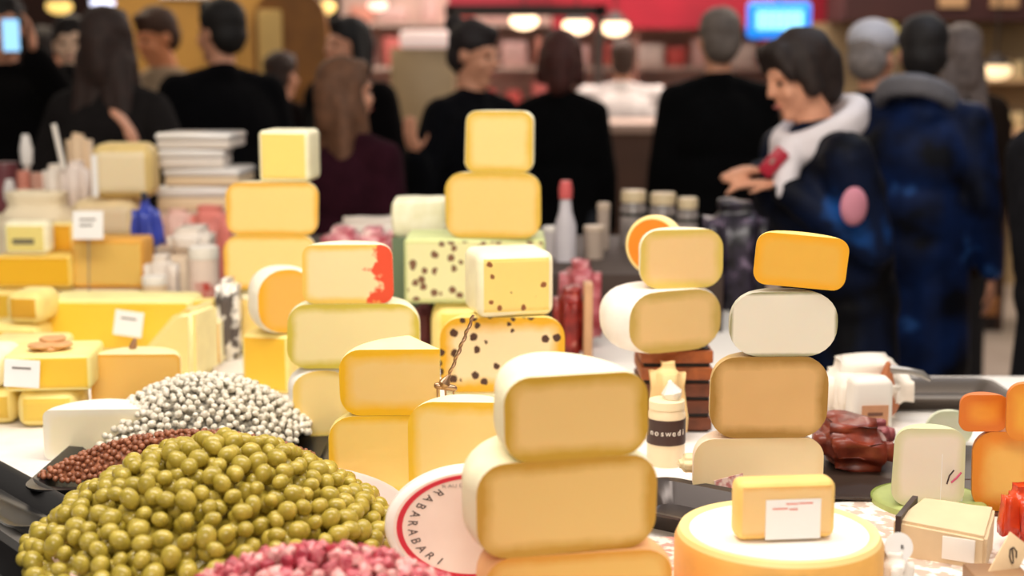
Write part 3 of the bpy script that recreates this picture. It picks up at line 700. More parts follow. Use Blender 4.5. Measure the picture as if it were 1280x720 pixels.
tag(box('wooden_board',gx(730,2.93,1.0),gx(741,2.93,1.0),2.93,2.98,TZ,gz(355,2.93),mat((196,150,110),.5,.1,20),None,.003),'narrow upright wooden board between the meat joints and the white-rinded wheel','board')
blob('sliced_meat','dark maroon meat piece showing between the green slab and the yellow block','meat',515,545,378,432,3.08,.06,mat((96,28,30),.4,.2,20),.006,22,35,z0=TZ)
for (px,w,tp,Y,c,cap,lab) in((707,16,226,3.55,(206,200,206),(206,92,92),'white bottle with a red cap right of the centre stack'),):
    z0=RZ; hh=gz(tp,Y)-z0; r=.027
    t=thing('bottle',lab,'bottle',(gx(px,Y,1.2),Y,z0)); lathe('bottle_body',[(0,0),(r,0),(r,hh*.45),(r*.62,hh*.62),(r*.5,hh*.78),(0,hh*.78)],mat(c,.25,.08,8),t,28); lathe('cap',[(0,hh*.78),(r*.62,hh*.78),(r*.66,hh*.9),(r*.5,hh),(0,hh)],mat(cap,.4),t,28)
Y=3.5; tub('white lidded carton pot right of the red-capped bottle',gx(692,Y,1.1),Y+.12,.026,gz(290,Y)-RZ,mat((214,206,208),.4),WHITE,z=RZ,name='pot',cat='pot')
for (px,tp,lab) in((743,282,'greyish beige pot left of the jars'),(760,262,'narrow beige tube standing between the beige pot and the jars')):
    tub(lab,gx(px,3.6,1.15),3.6 if px<750 else 3.78,.028 if px<750 else .018,gz(tp,3.6)-RZ,mat((176,158,144),.5),mat((190,170,150),.5),z=RZ,name='pot',cat='pot')
for k,(px,tp,Y,lab) in enumerate(((792,238,3.85,'glass jar with a pale lid, left of the three behind the rounded cheese'),(829,241,3.80,'glass jar with a pale lid, middle of the three behind the rounded cheese'),(860,247,3.75,'glass jar with a pale lid, right of the three behind the rounded cheese'))):
    h=gz(tp,Y)-RZ; r=.036 if k<2 else .028
    t=thing('jar',lab,'jar',(gx(px,Y,1.2) if k<2 else gx(px,Y,1.2),Y,RZ)); lathe('jar_body',[(0,0),(r,0),(r*1.02,h*.7),(r*.8,h*.8),(0,h*.8)],mat((150,140,136),.15,.5,24),t,28)
    lathe('lid',[(0,h*.8),(r*.95,h*.8),(r*.95,h*.97),(r*.9,h),(0,h)],mat((206,186,150),.4),t,28)
    lathe('dark_content',[(r*1.025,h*.55),(r*1.03,h*.55),(r*1.0,h*.72),(r*.99,h*.72)],mat((40,40,36),.4),t,28)

# ------------------------------------------------------------------ right: little goods
Y=2.2; z0=TZ; h=gz(498,Y)-z0; r=.030
t=thing('jar','small cream jar with a dark brown label band, left of the right stack','jar',(gx(833,Y,1.0),Y,z0))
lathe('jar_body',[(0,0),(r*.95,0),(r,.01),(r,h*.78),(r*.9,h*.86),(0,h*.86)],mat((236,214,178),.35),t,36)
LB=lathe('label_band',[(r+.0002,h*.34),(r+.001,h*.34),(r+.001,h*.72),(r+.0002,h*.72)],mat((62,38,32),.5),t,36)
lathe('lid',[(0,h*.86),(r*.95,h*.86),(r*.95,h*.98),(0,h)],mat((246,228,190),.4),t,36)
for i,ch in enumerate('noswedi'):
    a=R_(-90+(i-3)*17); text('label_letter',ch,.013,mat((236,226,214),.5),LB,((r+.0016)*math.cos(a),(r+.0016)*math.sin(a),h*.53),(R_(90),0,a+R_(90)))
bm=bmesh.new(); bm_limb(bm,(0,0,.012),(-.003,0,.028),.017,.004,7); o=from_bm('twisted_cap',bm,WHITE,t,True); o.location=(.008,0,h-.002)
t=blob('paper_cone','cream paper cone of grated cheese behind the small jar','bag',814,860,456,560,2.32,.06,mat((236,200,140),.6,.12,18),.007,24,41,z0=TZ)
# white wrapped bundle with meat showing, and a labelled white bag before it
t=blob('paper_bag','large white paper bundle beside the right stack','bag',1036,1150,466,536,2.42,.16,mat((246,234,220),.6,.05,14),.016,9,44,z0=TZ)
bm=bmesh.new(); bm_limb(bm,(0,0,-.045),(.006,0,.025),.026,.006,7); crumple(bm,.004,30,3); o=from_bm('brown_paper_peak',bm,mat((176,104,62),.6,.15,16),t,True); o.location=(.020,-.062,.085)
tube('foil_twist',[(.03,-.06,.102),(.06,-.065,.100),(.085,-.065,.094),(.10,-.07,.084)],[.008,.006,.007,.003],STEEL,t)
t=thing('paper_bag','small white bag with a brown printed label leaning on the paper bundle','bag',(gx(1092,2.34,.97),2.34,TZ),R_(6))
bm=bmesh.new(); bm_box(bm,-.037,.037,0,.045,0,gz(474,2.34)-TZ,.012,3); crumple(bm,.003,30,2,.002); from_bm('bag_body',bm,WP,t,True,False)
box('label',-.022,.024,-.006,-.004,.022,.062,mat((206,150,112),.6,.1,60),t); box('label_print',-.012,.014,-.0065,-.006,.044,.050,mat((120,80,64),.6),t); box('label_print',-.016,.018,-.0065,-.006,.030,.033,mat((150,104,84),.6),t)
blob('cured_meat','dark reddish-brown crinkled meat right of the ivory bottom cheese','meat',1028,1122,540,618,2.12,.12,mottled((92,30,18),(140,58,36),26,.35,.15,c3=(176,90,64),bump=.7),.014,20,46,z0=TZ)
blob('sliced_meat','small purple-pink meat slice on top of the dark crinkled meat','meat',1080,1118,532,552,2.22,.05,mat((150,76,80),.4,.2,30),.006,30,47,z0=gz(556,2.22)-.01)
# dark display tray at the right back edge of the table
tray('grey metal tray along the back edge, right of the paper bundle',gx(1165,2.6),2.62,.26,.16,0,.025,.012,mat((92,82,74),.4,metal=.4))
tray('dark shallow display tray under the crinkled meat and the green round cheese',.61,2.13,.40,.30,-8,.008,.010,mat((58,44,36),.45))
tray('dark steel tray in front of the ivory bottom cheese, left of the flat wheel',gx(880,1.98)-.02,1.90,.20,.14,-36,.03,.012,mat((70,62,60),.3,metal=.4))
t=blob('cheese','pale crumb of cheese lying in front of the small jar','cheese',850,884,575,602,2.02,.04,mat((240,220,176),.6,.08,30),.005,30,48,z0=TZ+.033)
# black low tray between red ring cheese and olives
tray('small dark grey dish right of the olive bowl',gx(462,1.88),1.88,.07,.08,0,.016,.008,mat((74,66,62),.4))
# pale green disc, white-green cheese, wrapped wedge
GY=1.98
t=thing('cheese','flat pale green round cheese under the white labelled cheese','cheese',(gx(1162,GY,.95),GY,TZ)); GH=gz(620,GY)-TZ
o=lathe('rind',wheel_profile(.082,GH,.012),mat((178,190,116),.6,.1,20,bump=.2),t,56)
s=Stack(1.93,TZ+GH); c=s.add('cheese','white cheese with a greenish top and a white side label, on the green round',1118,1206,536,kind='half',yaw=-4,rind=(206,212,168),body=(234,222,204),rim=(214,210,170),e=.022,D=.075,c=.0)
lb=box('label',.016,.050,-.004,-.0025,.006,.076,CARD,c); lb.rotation_euler=(0,0,R_(14))
tube('label_stroke',[(.024,-.0035,.034),(.027,-.0035,.046),(.033,-.003,.054)],.0011,INK,c); tube('label_stroke',[(.030,-.003,.036),(.037,-.0018,.042),(.044,0,.050)],.0014,mat((196,80,110),.6),c)
s=Stack(2.3); s.add('cheese','pale sage-coloured round cheese behind the white labelled cheese',1158,1216,514,kind='half',rind=(216,218,190),body=(214,212,186),rim=(206,208,176),e=.03)
t=thing('wrapped_cheese','cheese wedge in cream paper tied with a dark band, lower right','cheese',(gx(1180,1.74,.97),1.74,TZ),R_(-28))
bm=bmesh.new()
vs=[bm.verts.new(p) for p in((-.062,-.012,0),(.055,-.012,0),(.05,.075,0),(-.045,.085,0),(-.062,-.012,.052),(.055,-.012,.046),(.05,.075,.062),(-.045,.085,.058))]
for f in((0,3,2,1),(4,5,6,7),(0,1,5,4),(1,2,6,5),(2,3,7,6),(3,0,4,7)): bm.faces.new([vs[i] for i in f])
bmesh.ops.bevel(bm,geom=bm.edges[:],offset=.004,segments=2,affect='EDGES'); bmesh.ops.subdivide_edges(bm,edges=bm.edges[:],cuts=2,use_grid_fill=True); crumple(bm,.0015,40,5,.003)
from_bm('paper_wrap',bm,mat((222,196,158),.7,.1,14,bump=.3),t,True)
box('dark_band',-.058,-.051,-.0145,.083,.0,.0585,mat((60,44,40),.5),t)
bm=bmesh.new(); bm_box(bm,-.02,.02,-.002,0,0,.03,.0008); o=from_bm('white_sticker',bm,WHITE,t,True); o.location=(.022,-.0155,.012)
# white patterned paper under them
bm=bmesh.new(); bmesh.ops.create_grid(bm,x_segments=20,y_segments=20,size=.5)
for v in bm.verts: v.co=Vector((v.co.x*.30,v.co.y*.34,.0)); v.co.z=.003+.0025*noise.noise(v.co*18)
r=bmesh.ops.extrude_face_region(bm,geom=bm.faces[:]); bmesh.ops.translate(bm,vec=(0,0,.0008),verts=[x for x in r['geom'] if isinstance(x,bmesh.types.BMVert)])
o=tag(from_bm('paper_sheet',bm,mottled((200,176,160),(246,236,228),46,.6,.04,bump=0),None,True),'white printed paper sheet lying under the goods behind the flat wheel','paper'); o.location=(gx(1060,1.88),1.80,TZ+.0005); o.rotation_euler=(0,0,R_(20))
bm=bmesh.new(); bmesh.ops.create_grid(bm,x_segments=16,y_segments=16,size=.5)
for v in bm.verts: v.co=Vector((v.co.x*.10,v.co.y*.26,0)); v.co.z=.003+.003*noise.noise(v.co*25)
r=bmesh.ops.extrude_face_region(bm,geom=bm.faces[:]); bmesh.ops.translate(bm,vec=(0,0,.0008),verts=[x for x in r['geom'] if isinstance(x,bmesh.types.BMVert)])
o=tag(from_bm('paper_sheet',bm,mottled((214,150,136),(246,226,210),50,.6,.05,bump=0),None,True),'pink-printed paper between the nearest stack and the flat wheel','paper'); o.location=(gx(826,1.66)+.005,1.70,TZ+.0005)
# round white tag and other small pieces
t=thing('price_tag','small round white tag on a wooden pick, right of the flat wheel','price tag',(gx(1124,1.62,1.0),1.62,gz(684,1.62))); t.rotation_euler=(R_(76),0,R_(6))
lathe('disc',[(0,0),(.0175,0),(.0175,.001),(0,.001)],CARD,t,32); text('mark','B',.007,INK,t,(.004,0,.0014),(0,0,0)); box('pick',-.001,.001,-.075,-.012,-.001,0,WOOD,t)
blob('crumpled_paper','crumpled white paper scrap below the round tag, at the bottom edge','paper',1100,1146,696,730,1.60,.05,WP,.006,40,51,z0=TZ+.002)
t=thing('price_tag','beige wooden name tag with a black scribble, lower right corner','price tag',(gx(1245,1.60,.99),1.62,TZ)); t.rotation_euler=(R_(-25),R_(38),0)
box('plaque',-.016,.016,-.003,0,0,.085,mat((232,200,158),.6,.05,30),t,.001)
tube('scribble',[(.006*math.cos(a*1.1)+.0,-.0036,.062+.009*math.sin(a*.9)) for a in range(9)],.0009,INK,t)
tag(box('wooden_board',gx(1228,1.58),gx(1300,1.58),1.50,1.66,TZ+.0,TZ+.030,mottled((120,84,56),(170,130,92),3,.5,.1),None,.003),'ridged brown wooden board in the lower right corner','board')
t=thing('spice_stick','long brown dried stick lying in front of the wrapped wedge','stick',(gx(1185,1.60),1.60,TZ+.010),R_(-18)); tube('bark',[(-.05,0,0),(-.01,.003,.002),(.03,0,0),(.055,.004,.0)],[.008,.007,.006,.004],mat((206,150,104),.6,.2,40),t)
# orange stack at the right edge
s=Stack(1.95)
tag(box('wooden_box',gx(1212,1.96,.96),gx(1320,1.96,.96),1.93,2.10,TZ,gz(640,1.95),mat((96,48,32),.5,.3,20),None,.004),'dark brown box under the orange cheeses at the right edge','box')
s.z=gz(640,1.95)+.0005
s.add('cheese','large glowing orange cheese in the middle of the right-edge stack',1216,1300,540,kind='half',rind='orange',body=(240,186,90),rim=(232,140,30),e=.03,yaw=-3,width=.03)
zq=s.z
s.add('cheese','orange cheese with a dark rind on the left of the right-edge stack top',1200,1260,494,kind='half',rind=(206,110,40),body=(238,156,50),rim=(222,120,30),e=.014,D=.06,width=.02)
s2=Stack(1.90,zq); s2.add('cheese','tall orange cheese at the very right edge on top of the orange stack',1258,1320,480,kind='half',rind=(214,120,40),body=(240,170,50),rim=(232,140,30),e=.02,D=.045,width=.02)
blob('foil_packet','shiny red packet at the lower right edge beside the orange stack','packet',1260,1310,614,672,1.78,.05,mottled((190,44,14),(222,74,30),30,.25,.15,bump=.8),.006,30,60,z0=TZ)
# ------------------------------------------------------------------ people
SKIN=(224,160,128)
def remesh(o,vs,sm=4,fac=.5):
    m=o.modifiers.new('remesh','REMESH'); m.mode='VOXEL'; m.voxel_size=vs; m.use_smooth_shade=True
    s=o.modifiers.new('smooth','SMOOTH'); s.factor=fac; s.iterations=sm
def bm_hand(bm,wrist,d,nrm,side,s=1.0,curl=.5):
    """palm, four unequal bent fingers and a thumb leaving the side of the palm. d: direction of fingers, nrm: back of hand"""
    d=Vector(d).normalized(); nrm=(Vector(nrm)-Vector(nrm).dot(d)*d).normalized(); sd=d.cross(nrm)*side; w=Vector(wrist)
    rot=Matrix((sd,d,nrm)).transposed()
    bm_ell(bm,w+d*.045*s,(.040*s,.052*s,.017*s),rot,10)
    for i,(off,L) in enumerate(((-.030,.062),(-.011,.074),(.010,.078),(.030,.070))):
        p=w+d*.082*s+sd*off*s; dd=d.copy(); r=.0095*s
        for k in range(3):
            dd=(dd-nrm*math.tan(curl*.55)).normalized(); q=p+dd*L*s*(.42,.33,.25)[k]; bm_limb(bm,p,q,r,r*.88,6,2); p=q; r*=.88
    p=w+d*.022*s+sd*.030*s; dd=(d*.6+sd*.8-nrm*.2).normalized()
    for k in range(2):
        q=p+dd*.036*s; bm_limb(bm,p,q,.012*s*(1-.15*k),.010*s*(1-.15*k),6,2); p=q; dd=(dd+d*.7-nrm*.3).normalized()
def person(label,x,y,yaw=0,h=1.72,coat=(20,20,22),pants=(24,26,34),hair=(40,26,20),hairstyle='short',skin=SKIN,lean=0,headyaw=0,nod=0,
           hands=None,bulk=1.0,long=False,scarf=None,hood=None,cap=None,coatmat=None,coat_low=.78,shirt=None,extra=None,vs=.013,lower=True,collar=None,sr=.036):
    """faces local -Y. hands: dict side-> (elbow, wrist, fingerdir)"""
    k=h/1.75; t=thing('person',label,'person',(x,y,0),R_(yaw)); V=Vector
    def P(X,Y_,Z):
        Y2=Y_-max(0,Z-.95)*math.tan(R_(lean)); return V((X*k,Y2*k,Z*k))
    neck=P(0,.0,1.46); head=P(0,-.02,1.625)
    sm=mat(skin,.55,.06,14)
    hn={-1:(P(-.215*bulk,.02,1.13),P(-.235*bulk,-.06,.88),V((0,-.3,-1))),1:(P(.215*bulk,.02,1.13),P(.235*bulk,-.06,.88),V((0,-.3,-1)))}
    if hands:
        for s_,v in hands.items(): hn[s_]=(P(*v[0]),P(*v[1]),V(v[2]))
    sh={s_:P(.165*s_*bulk,.0,1.395) for s_ in(-1,1)}
    # body: one continuous skin surface
    bm=bmesh.new()
    bm_limb(bm,P(0,.01,.98),P(0,0,1.26),.10*k,.11*k,14); bm_limb(bm,P(0,0,1.26),P(0,0,1.38),.11*k,.075*k,14); bm_limb(bm,P(0,.01,1.36),neck+V((0,-.005,.06)),.062*k,.052*k,12)
    for s_ in(-1,1):
        el,wr,fd=hn[s_]
        bm_limb(bm,P(.08*s_,0,1.37),sh[s_],.05*k,.048*k); bm_limb(bm,sh[s_],el,.045*k,.036*k); bm_limb(bm,el,wr,.038*k,.024*k)
        fd=fd.normalized(); up=V((s_*.9,0,.3)) if abs(fd.z)>.7 else V((0,0,1))
        bm_hand(bm,wr+fd*.01,fd,up,-s_*1.0,k*1.0,.5)
        if lower:
            hp=P(.09*s_,.01,.93); kn=P(.10*s_,-.01,.50); an=P(.105*s_,.03,.09)
            bm_limb(bm,hp,kn,.082*k,.052*k); bm_limb(bm,kn,an,.052*k,.036*k); bm_limb(bm,an,P(.11*s_,-.11,.04),.034*k,.026*k)
    # head in its own frame
    HM=Matrix.Translation(head)@Matrix.Rotation(R_(headyaw),4,'Z')@Matrix.Rotation(R_(nod),4,'X')
    hb=bmesh.new()
    bm_ell(hb,(0,.012,.035),(.073,.092,.085),None,18); bm_ell(hb,(0,-.022,-.03),(.057,.066,.082),None,16); bm_limb(hb,(0,-.062,-.092),(0,-.05,-.085),.026,.03)
    bm_limb(hb,(0,-.086,.028),(0,-.104,-.016),.009,.013,8); bm_ell(hb,(0,-.086,-.055),(.025,.012,.009),None,8)
    for s_ in(-1,1):
        bm_ell(hb,(.074*s_,.012,-.002),(.010,.020,.034),None,8); bm_ell(hb,(.030*s_,-.078,.033),(.022,.012,.007),None,8); bm_ell(hb,(.036*s_,-.062,-.025),(.024,.024,.024),None,8)
    bm_limb(hb,(0,.01,-.04),(0,.012,-.15),.05,.052,10)
    for v in hb.verts: v.co*=k
    hb.transform(HM); me=bpy.data.meshes.new('tmp'); hb.to_mesh(me); hb.free(); bm.from_mesh(me); bpy.data.meshes.remove(me)
    b=from_bm('body',bm,sm,t,True,False); remesh(b,min(vs,.010),3,.4)
    def hpart(name,fn,m,v=.011):
        q=bmesh.new(); fn(q)
        for x_ in q.verts: x_.co*=k
        q.transform(HM); o=from_bm(name,q,m,t,True,False); remesh(o,v,3,.5); return o
    for s_ in(-1,1):
        q=bmesh.new(); bm_ell(q,(.029*s_,-.077,.010),(.011,.007,.006),None,8)
        for x_ in q.verts: x_.co*=k
        q.transform(HM); from_bm('eye',q,mat((44,30,26),.3),b,True,False)
    q=bmesh.new(); bm_ell(q,(0,-.096,-.055),(.022,.006,.006),None,8)
    for x_ in q.verts: x_.co*=k
    q.transform(HM); from_bm('lips',q,mat((170,86,80),.5),b,True,False)
    # hair
    hm=mat(hair,.7,.35,30,bump=.6)
    def fh(q):
        pass
        bm_ell(q,(0,.026,.058),(.088,.103,.088),None,18); bm_ell(q,(0,.058,.0),(.080,.070,.088),None,14)
        bm_ell(q,(0,-.045,.105),(.060,.040,.030),None,10)
        if hairstyle in('bob','long','wavy'):
            for s_ in(-1,1): bm_limb(q,(.068*s_,.015,.05),(.078*s_,.02,-.07),.030,.034,10)
            bm_limb(q,(0,.07,.02),(0,.075,-.09),.075,.062,12)
        if hairstyle=='crop':
            for s_ in(-1,1): bm_limb(q,(.066*s_,.01,.06),(.073*s_,.0,-.035),.032,.028,10); bm_limb(q,(.045*s_,-.055,.10),(.066*s_,-.05,.03),.03,.024,10)
            bm_limb(q,(0,.07,.02),(0,.07,-.06),.075,.06,12)
        if hairstyle in('long','wavy'):
            for s_ in(-1,-.4,.4,1): bm_limb(q,(.06*s_,.06,-.05),(.095*s_,.085,-.36 if hairstyle=='long' else -.46),.042,.034,10)
            for s_ in(-1,1): bm_limb(q,(.08*s_,.0,-.04),(.10*s_,-.03,-.30),.026,.022,10)
        if hairstyle=='bun': bm_ell(q,(0,.12,.11),(.042,.042,.042),None,10)
    if not (cap and hairstyle=='none'): hpart('hair',lambda q:(fh(q),crumple(q,.008,22,int(x*7)+5)),hm)
    if cap:
        def fc(q): bm_ell(q,(0,.018,.075),(.094,.110,.078),None,18); bm_limb(q,(-.05,-.07,.06),(.05,-.07,.06),.022,.022); bm_ell(q,(0,-.10,.055),(.06,.05,.010),None,12)
        hpart('cap',fc,mat(cap,.7,.06,20))
    # coat
    cm=coatmat or mat(tuple(int(c_*.62) for c_ in coat) if max(coat)<80 else coat,1.0,.25,18,bump=.3)
    cm.node_tree.nodes['Principled BSDF'].inputs['Specular IOR Level'].default_value=.12
    q=bmesh.new(); B=bulk
    bot=coat_low
    for (xa,xb) in((-1,1),):
        bm_ell(q,P(0,.01,1.26),(.20*B*k,.135*B*k,.20*k),None,18)
    bm_ell(q,P(0,.01,1.08),(.195*B*k,.14*B*k,.22*k),None,18); bm_ell(q,P(0,.01,.95),(.185*B*k,.145*B*k,.17*k),None,18)
    if bot<.8:
        for s_ in(-1,0,1): bm_limb(q,P(.07*s_,.01,.95),P(.085*s_,.01,bot),.115*B*k,.125*B*k,14)
    bm_limb(q,P(-.15*B,0,1.385),P(.15*B,0,1.385),.075*k,.075*k,12); bm_limb(q,P(0,.01,1.38),P(0,.005,1.455),.095*k,.075*k,12)
    for s_ in(-1,1):
        el,wr,fd=hn[s_]; bm_limb(q,P(.06*s_,0,1.44),sh[s_],.06*k,.068*k,12); bm_limb(q,sh[s_],el,.070*B*k,.060*B*k,12); e2=el+(wr-el)*.93; bm_limb(q,el,e2,.060*B*k,.042*B*k,12)
    crumple(q,.006,9,int(x*10)+3); c_=from_bm('coat',q,cm,t,True,False); remesh(c_,vs,4,.5)
    if lower:
        q=bmesh.new()
        for s_ in(-1,1):
            bm_limb(q,P(.09*s_,.01,.93),P(.10*s_,-.005,.50),.10*k,.072*k,12); bm_limb(q,P(.10*s_,-.005,.50),P(.105*s_,.03,.10),.072*k,.060*k,12)
        bm_ell(q,P(0,.01,.92),(.165*k,.12*k,.12*k),None,14); o=from_bm('trousers',q,mat(pants,.8,.2,20),t,True,False); remesh(o,vs,3)
        for s_ in(-1,1):
            q=bmesh.new(); bm_limb(q,P(.105*s_,.04,.06),P(.115*s_,-.13,.045),.052*k,.042*k,10); bm_box(q,(.105*s_-.045)*k,(.105*s_+.045)*k,-.17*k,.08*k,0,.02)
            o=from_bm('shoe',q,mat((26,22,22),.4),t,True,False); remesh(o,.01,3)
    if scarf:
        q=bmesh.new()
        pts=[P(.128*math.sin(a)*.95,.025-.135*math.cos(a)*.9,1.485-.06*math.cos(a)) for a in [i*2*math.pi/14 for i in range(15)]]
        for a,b2 in zip(pts,pts[1:]): bm_limb(q,a,b2,sr*k,sr*k,10); bm_limb(q,a-V((0,0,.03)),b2-V((0,0,.03)),sr*k,sr*k,10)
        bm_limb(q,P(.06,-.11,1.42),P(.10,-.17,1.30),.046*k,.036*k); o=from_bm('scarf',q,mat(scarf,.7,.06,12),t,True,False); remesh(o,.011,3)
    if hood:
        q=bmesh.new(); pts=[P(.15*math.sin(a),.04+.12*math.cos(a),1.45) for a in [i*math.pi/8-math.pi/2*1.1 for i in range(10)]]
        for a,b2 in zip(pts,pts[1:]): bm_limb(q,a,b2,.05*k,.05*k,10)
        o=from_bm('hood',q,mat(hood,.8,.1,20),t,True,False); remesh(o,.012,3)
    if extra: extra(t,P,k,cm)
    return t
def px(p,Y): return gx(p,Y,1.3)
NAVY=mottled((9,9,13),(14,26,54),5,.6,.12,c3=(30,84,160),bump=.3)
BLUE=mottled((8,10,20),(16,38,84),5,.55,.12,c3=(70,130,220),bump=.3)
# woman at right centre, seen from the side, reading something over her bag
def ex_w(t,P,k,cm):
    q=bmesh.new(); bm_ell(q,P(.30,-.06,1.27),(.018,.040,.052),None,12); o=from_bm('pink_patch',q,mat((214,140,158),.7,.1,20),t,True,False)
Yw=4.0; xw=px(1052,Yw)
person('woman with short dark hair, white scarf and navy coat, looking down',xw,Yw,-74,1.63,hair=(34,19,14),hairstyle='crop',coatmat=NAVY,pants=(14,20,36),scarf=(232,224,228),lean=11,nod=22,bulk=1.18,coat_low=.72,
       hands={-1:((-.20,-.04,1.16),(-.06,-.16,1.345),(.35,-.75,.05)),1:((.22,.02,1.14),(.08,-.17,1.315),(-.4,-.75,.0))},extra=ex_w,vs=.011)
# things she holds
d=Vector((-math.sin(R_(74)),-math.cos(R_(74)),0))
hp=Vector((xw,Yw,0))+d*.20
t=thing('wallet','dark red purse held in the hands of the woman with the white scarf','purse',(hp.x-.01,hp.y-.10,1.275),R_(20)); t.rotation_euler=(0,R_(-50),R_(-10)); box('purse_body',-.042,.042,-.012,.012,0,.042,mat((176,20,50),.4),t,.006); box('clasp',-.008,.008,-.015,-.012,.022,.03,STEEL,t)
hb=blob('shopping_bag','dark floral shopping bag hanging from the hands of the woman with the white scarf','bag',884,962,258,420,3.62,.14,mottled((20,18,24),(58,50,66),26,.3,.12,c3=(150,130,156),bump=.5),.014,12,70,z0=.78)
for s_ in(-1,1): tube('bag_handle',[(-.06,s_*.03,.27),(-.02,s_*.02,.36),(.03,0,.40),(.06,s_*.02,.36),(.06,s_*.03,.27)],.008,mat((60,54,62),.3),hb)
# man behind her in a blue jacket
person('person with black hair and blue-black jacket behind the woman with the white scarf',px(1146,4.8),4.8,150,1.70,hair=(26,20,20),coatmat=BLUE,pants=(16,22,44),bulk=1.1,coat_low=.55,scarf=(120,118,124),sr=.024,headyaw=20)
person('person in a light grey cap, between the two people in blue-black coats',px(1088,5.3),5.3,160,1.69,cap=(206,204,212),hair=(150,140,136),coat=(30,34,52),pants=(24,26,40),headyaw=-20)
person('person with grey-streaked hair and brown fur-like coat behind the blue jacket',px(1196,6.0),6.0,190,1.70,hair=(118,104,98),hairstyle='long',coat=(60,44,34),pants=(30,26,28))
person('person in a dark charcoal coat cut off by the right frame edge',px(1378,4.1),4.1,10,1.62,hands={-1:((-.20,.0,1.1),(-.08,-.14,1.05),(.8,-.3,0)),1:((.20,.0,1.1),(.08,-.14,1.05),(-.8,-.3,0))},hair=(40,32,30),coat=(52,50,58),pants=(40,40,52),bulk=1.35,coat_low=.5)
person('grey-haired man in a long black coat, back turned, left of the blue sign',px(897,5.8),5.8,186,1.76,hair=(112,100,92),coat=(12,12,14),bulk=1.05,coat_low=.5,pants=(14,14,16))
person('person in a light dress shirt seen from behind at the meat counter',px(778,8.75),8.75,176,1.68,hair=(70,48,38),coat=(246,232,230),bulk=1.3,coat_low=.82,pants=(50,46,50))
person('person with reddish-brown hair and black coat, back turned, right of the tall centre stack',px(700,6.0),6.0,176,1.68,hair=(74,34,28),hairstyle='bob',coat=(12,12,14),bulk=.92,coat_low=.5)
person('person with dark tied hair, face in profile, behind the tall centre stack',px(590,5.6),5.6,50,1.70,hair=(30,20,22),hairstyle='bun',coat=(14,16,24),hands={-1:((-.30,.0,1.12),(-.38,-.05,1.25),(-.3,0,.8)),1:((.23,.02,1.13),(.25,-.06,.88),(0,-.3,-1))},bulk=1.1,coat_low=.55,headyaw=8,nod=10)
person('woman with long brown hair and maroon coat behind the red-stained cheese',px(432,4.75),4.75,150,1.56,hair=(104,68,44),hairstyle='wavy',coat=(76,28,46),bulk=1.05,coat_low=.6,pants=(30,70,110),headyaw=-20,vs=.012)
person('woman with black hair and dark coat, face turned left, behind the maroon coat',px(438,6.6),6.6,-40,1.75,hair=(16,12,14),hairstyle='bob',coat=(16,12,16),bulk=1.2,headyaw=-10)
person('man in a broad black coat with dark hair, back turned, left of the golden arch',px(280,5.9),5.9,214,1.80,hair=(20,15,14),coat=(14,14,18),bulk=1.15,coat_low=.5,headyaw=20)
person('person with brown hair leaning forward, orange-toned face in profile and pale shirt',px(222,7.0),7.0,-30,1.80,hair=(70,42,26),coat=(196,170,140),lean=9,nod=18,headyaw=-12,bulk=1.0,skin=(232,150,104))
person('woman with long dark hair and a charcoal puffer jacket, back turned, at the left',px(138,5.1),5.1,172,1.74,hair=(46,28,22),hairstyle='long',coat=(52,47,48),bulk=.98,coat_low=.55,hands={-1:((-.30,.12,1.18),(-.20,.24,1.27),(.3,.1,.8)),1:((.28,-.02,1.15),(.20,-.24,1.0),(-.2,-.8,-.1))})
person('person in dark clothes with a pale face, between the puffer jacket and the lit phone',px(94,6.7),6.7,10,1.76,hair=(30,22,20),coat=(18,16,20),bulk=1.15,coat_low=.5,skin=(240,200,170),collar=1)
person('person in black holding up a lit phone at the far left',px(10,5.9),5.9,20,1.82,hair=(20,16,16),coat=(14,12,14),bulk=1.45,coat_low=.5,hands={1:((.26,-.10,1.25),(.10,-.28,1.52),(0,-.1,1)),-1:((-.25,.02,1.13),(-.27,-.06,.88),(0,-.3,-1))})
person('person in a dark maroon coat standing between the black coat and the puffer jacket',px(60,7.9),7.9,160,1.74,hair=(34,24,22),coat=(34,18,22),bulk=1.2,coat_low=.5)
person('person in a black jacket at the left edge behind the phone holder',px(-50,7.2),7.2,30,1.74,hair=(24,18,16),coat=(16,14,16),bulk=1.3,coat_low=.5)
person('person in dark brown holding out one hand, right of the puffer jacket',px(352,7.3),7.3,150,1.60,hair=(54,34,26),coat=(34,24,22),bulk=1.15,coat_low=.5)
# phone
Yp=5.5; t=thing('phone','lit blue-white phone held up at the far left','phone',(px(20,Yp),Yp,gz(66,Yp)),R_(4))
ph=gz(22,Yp)-gz(66,Yp); box('phone_case',-.035,.035,0,.012,0,ph,DARK,t,.004); box('screen',-.031,.031,-.0012,0,.006,ph-.006,mat((150,210,255),.3,emit=1.1),t)

# ------------------------------------------------------------------ market background
tr=0
def wallpanel(name,label,cat,p0,p1,t0,t1,Y,m,D=.1,**k):
    return tag(box(name,gx(p0,Y,1.6),gx(p1,Y,1.6),Y,Y+D,max(0,gz(t1,Y)) if t1 is not None else 0,gz(t0,Y),m,None,**k),label,cat)
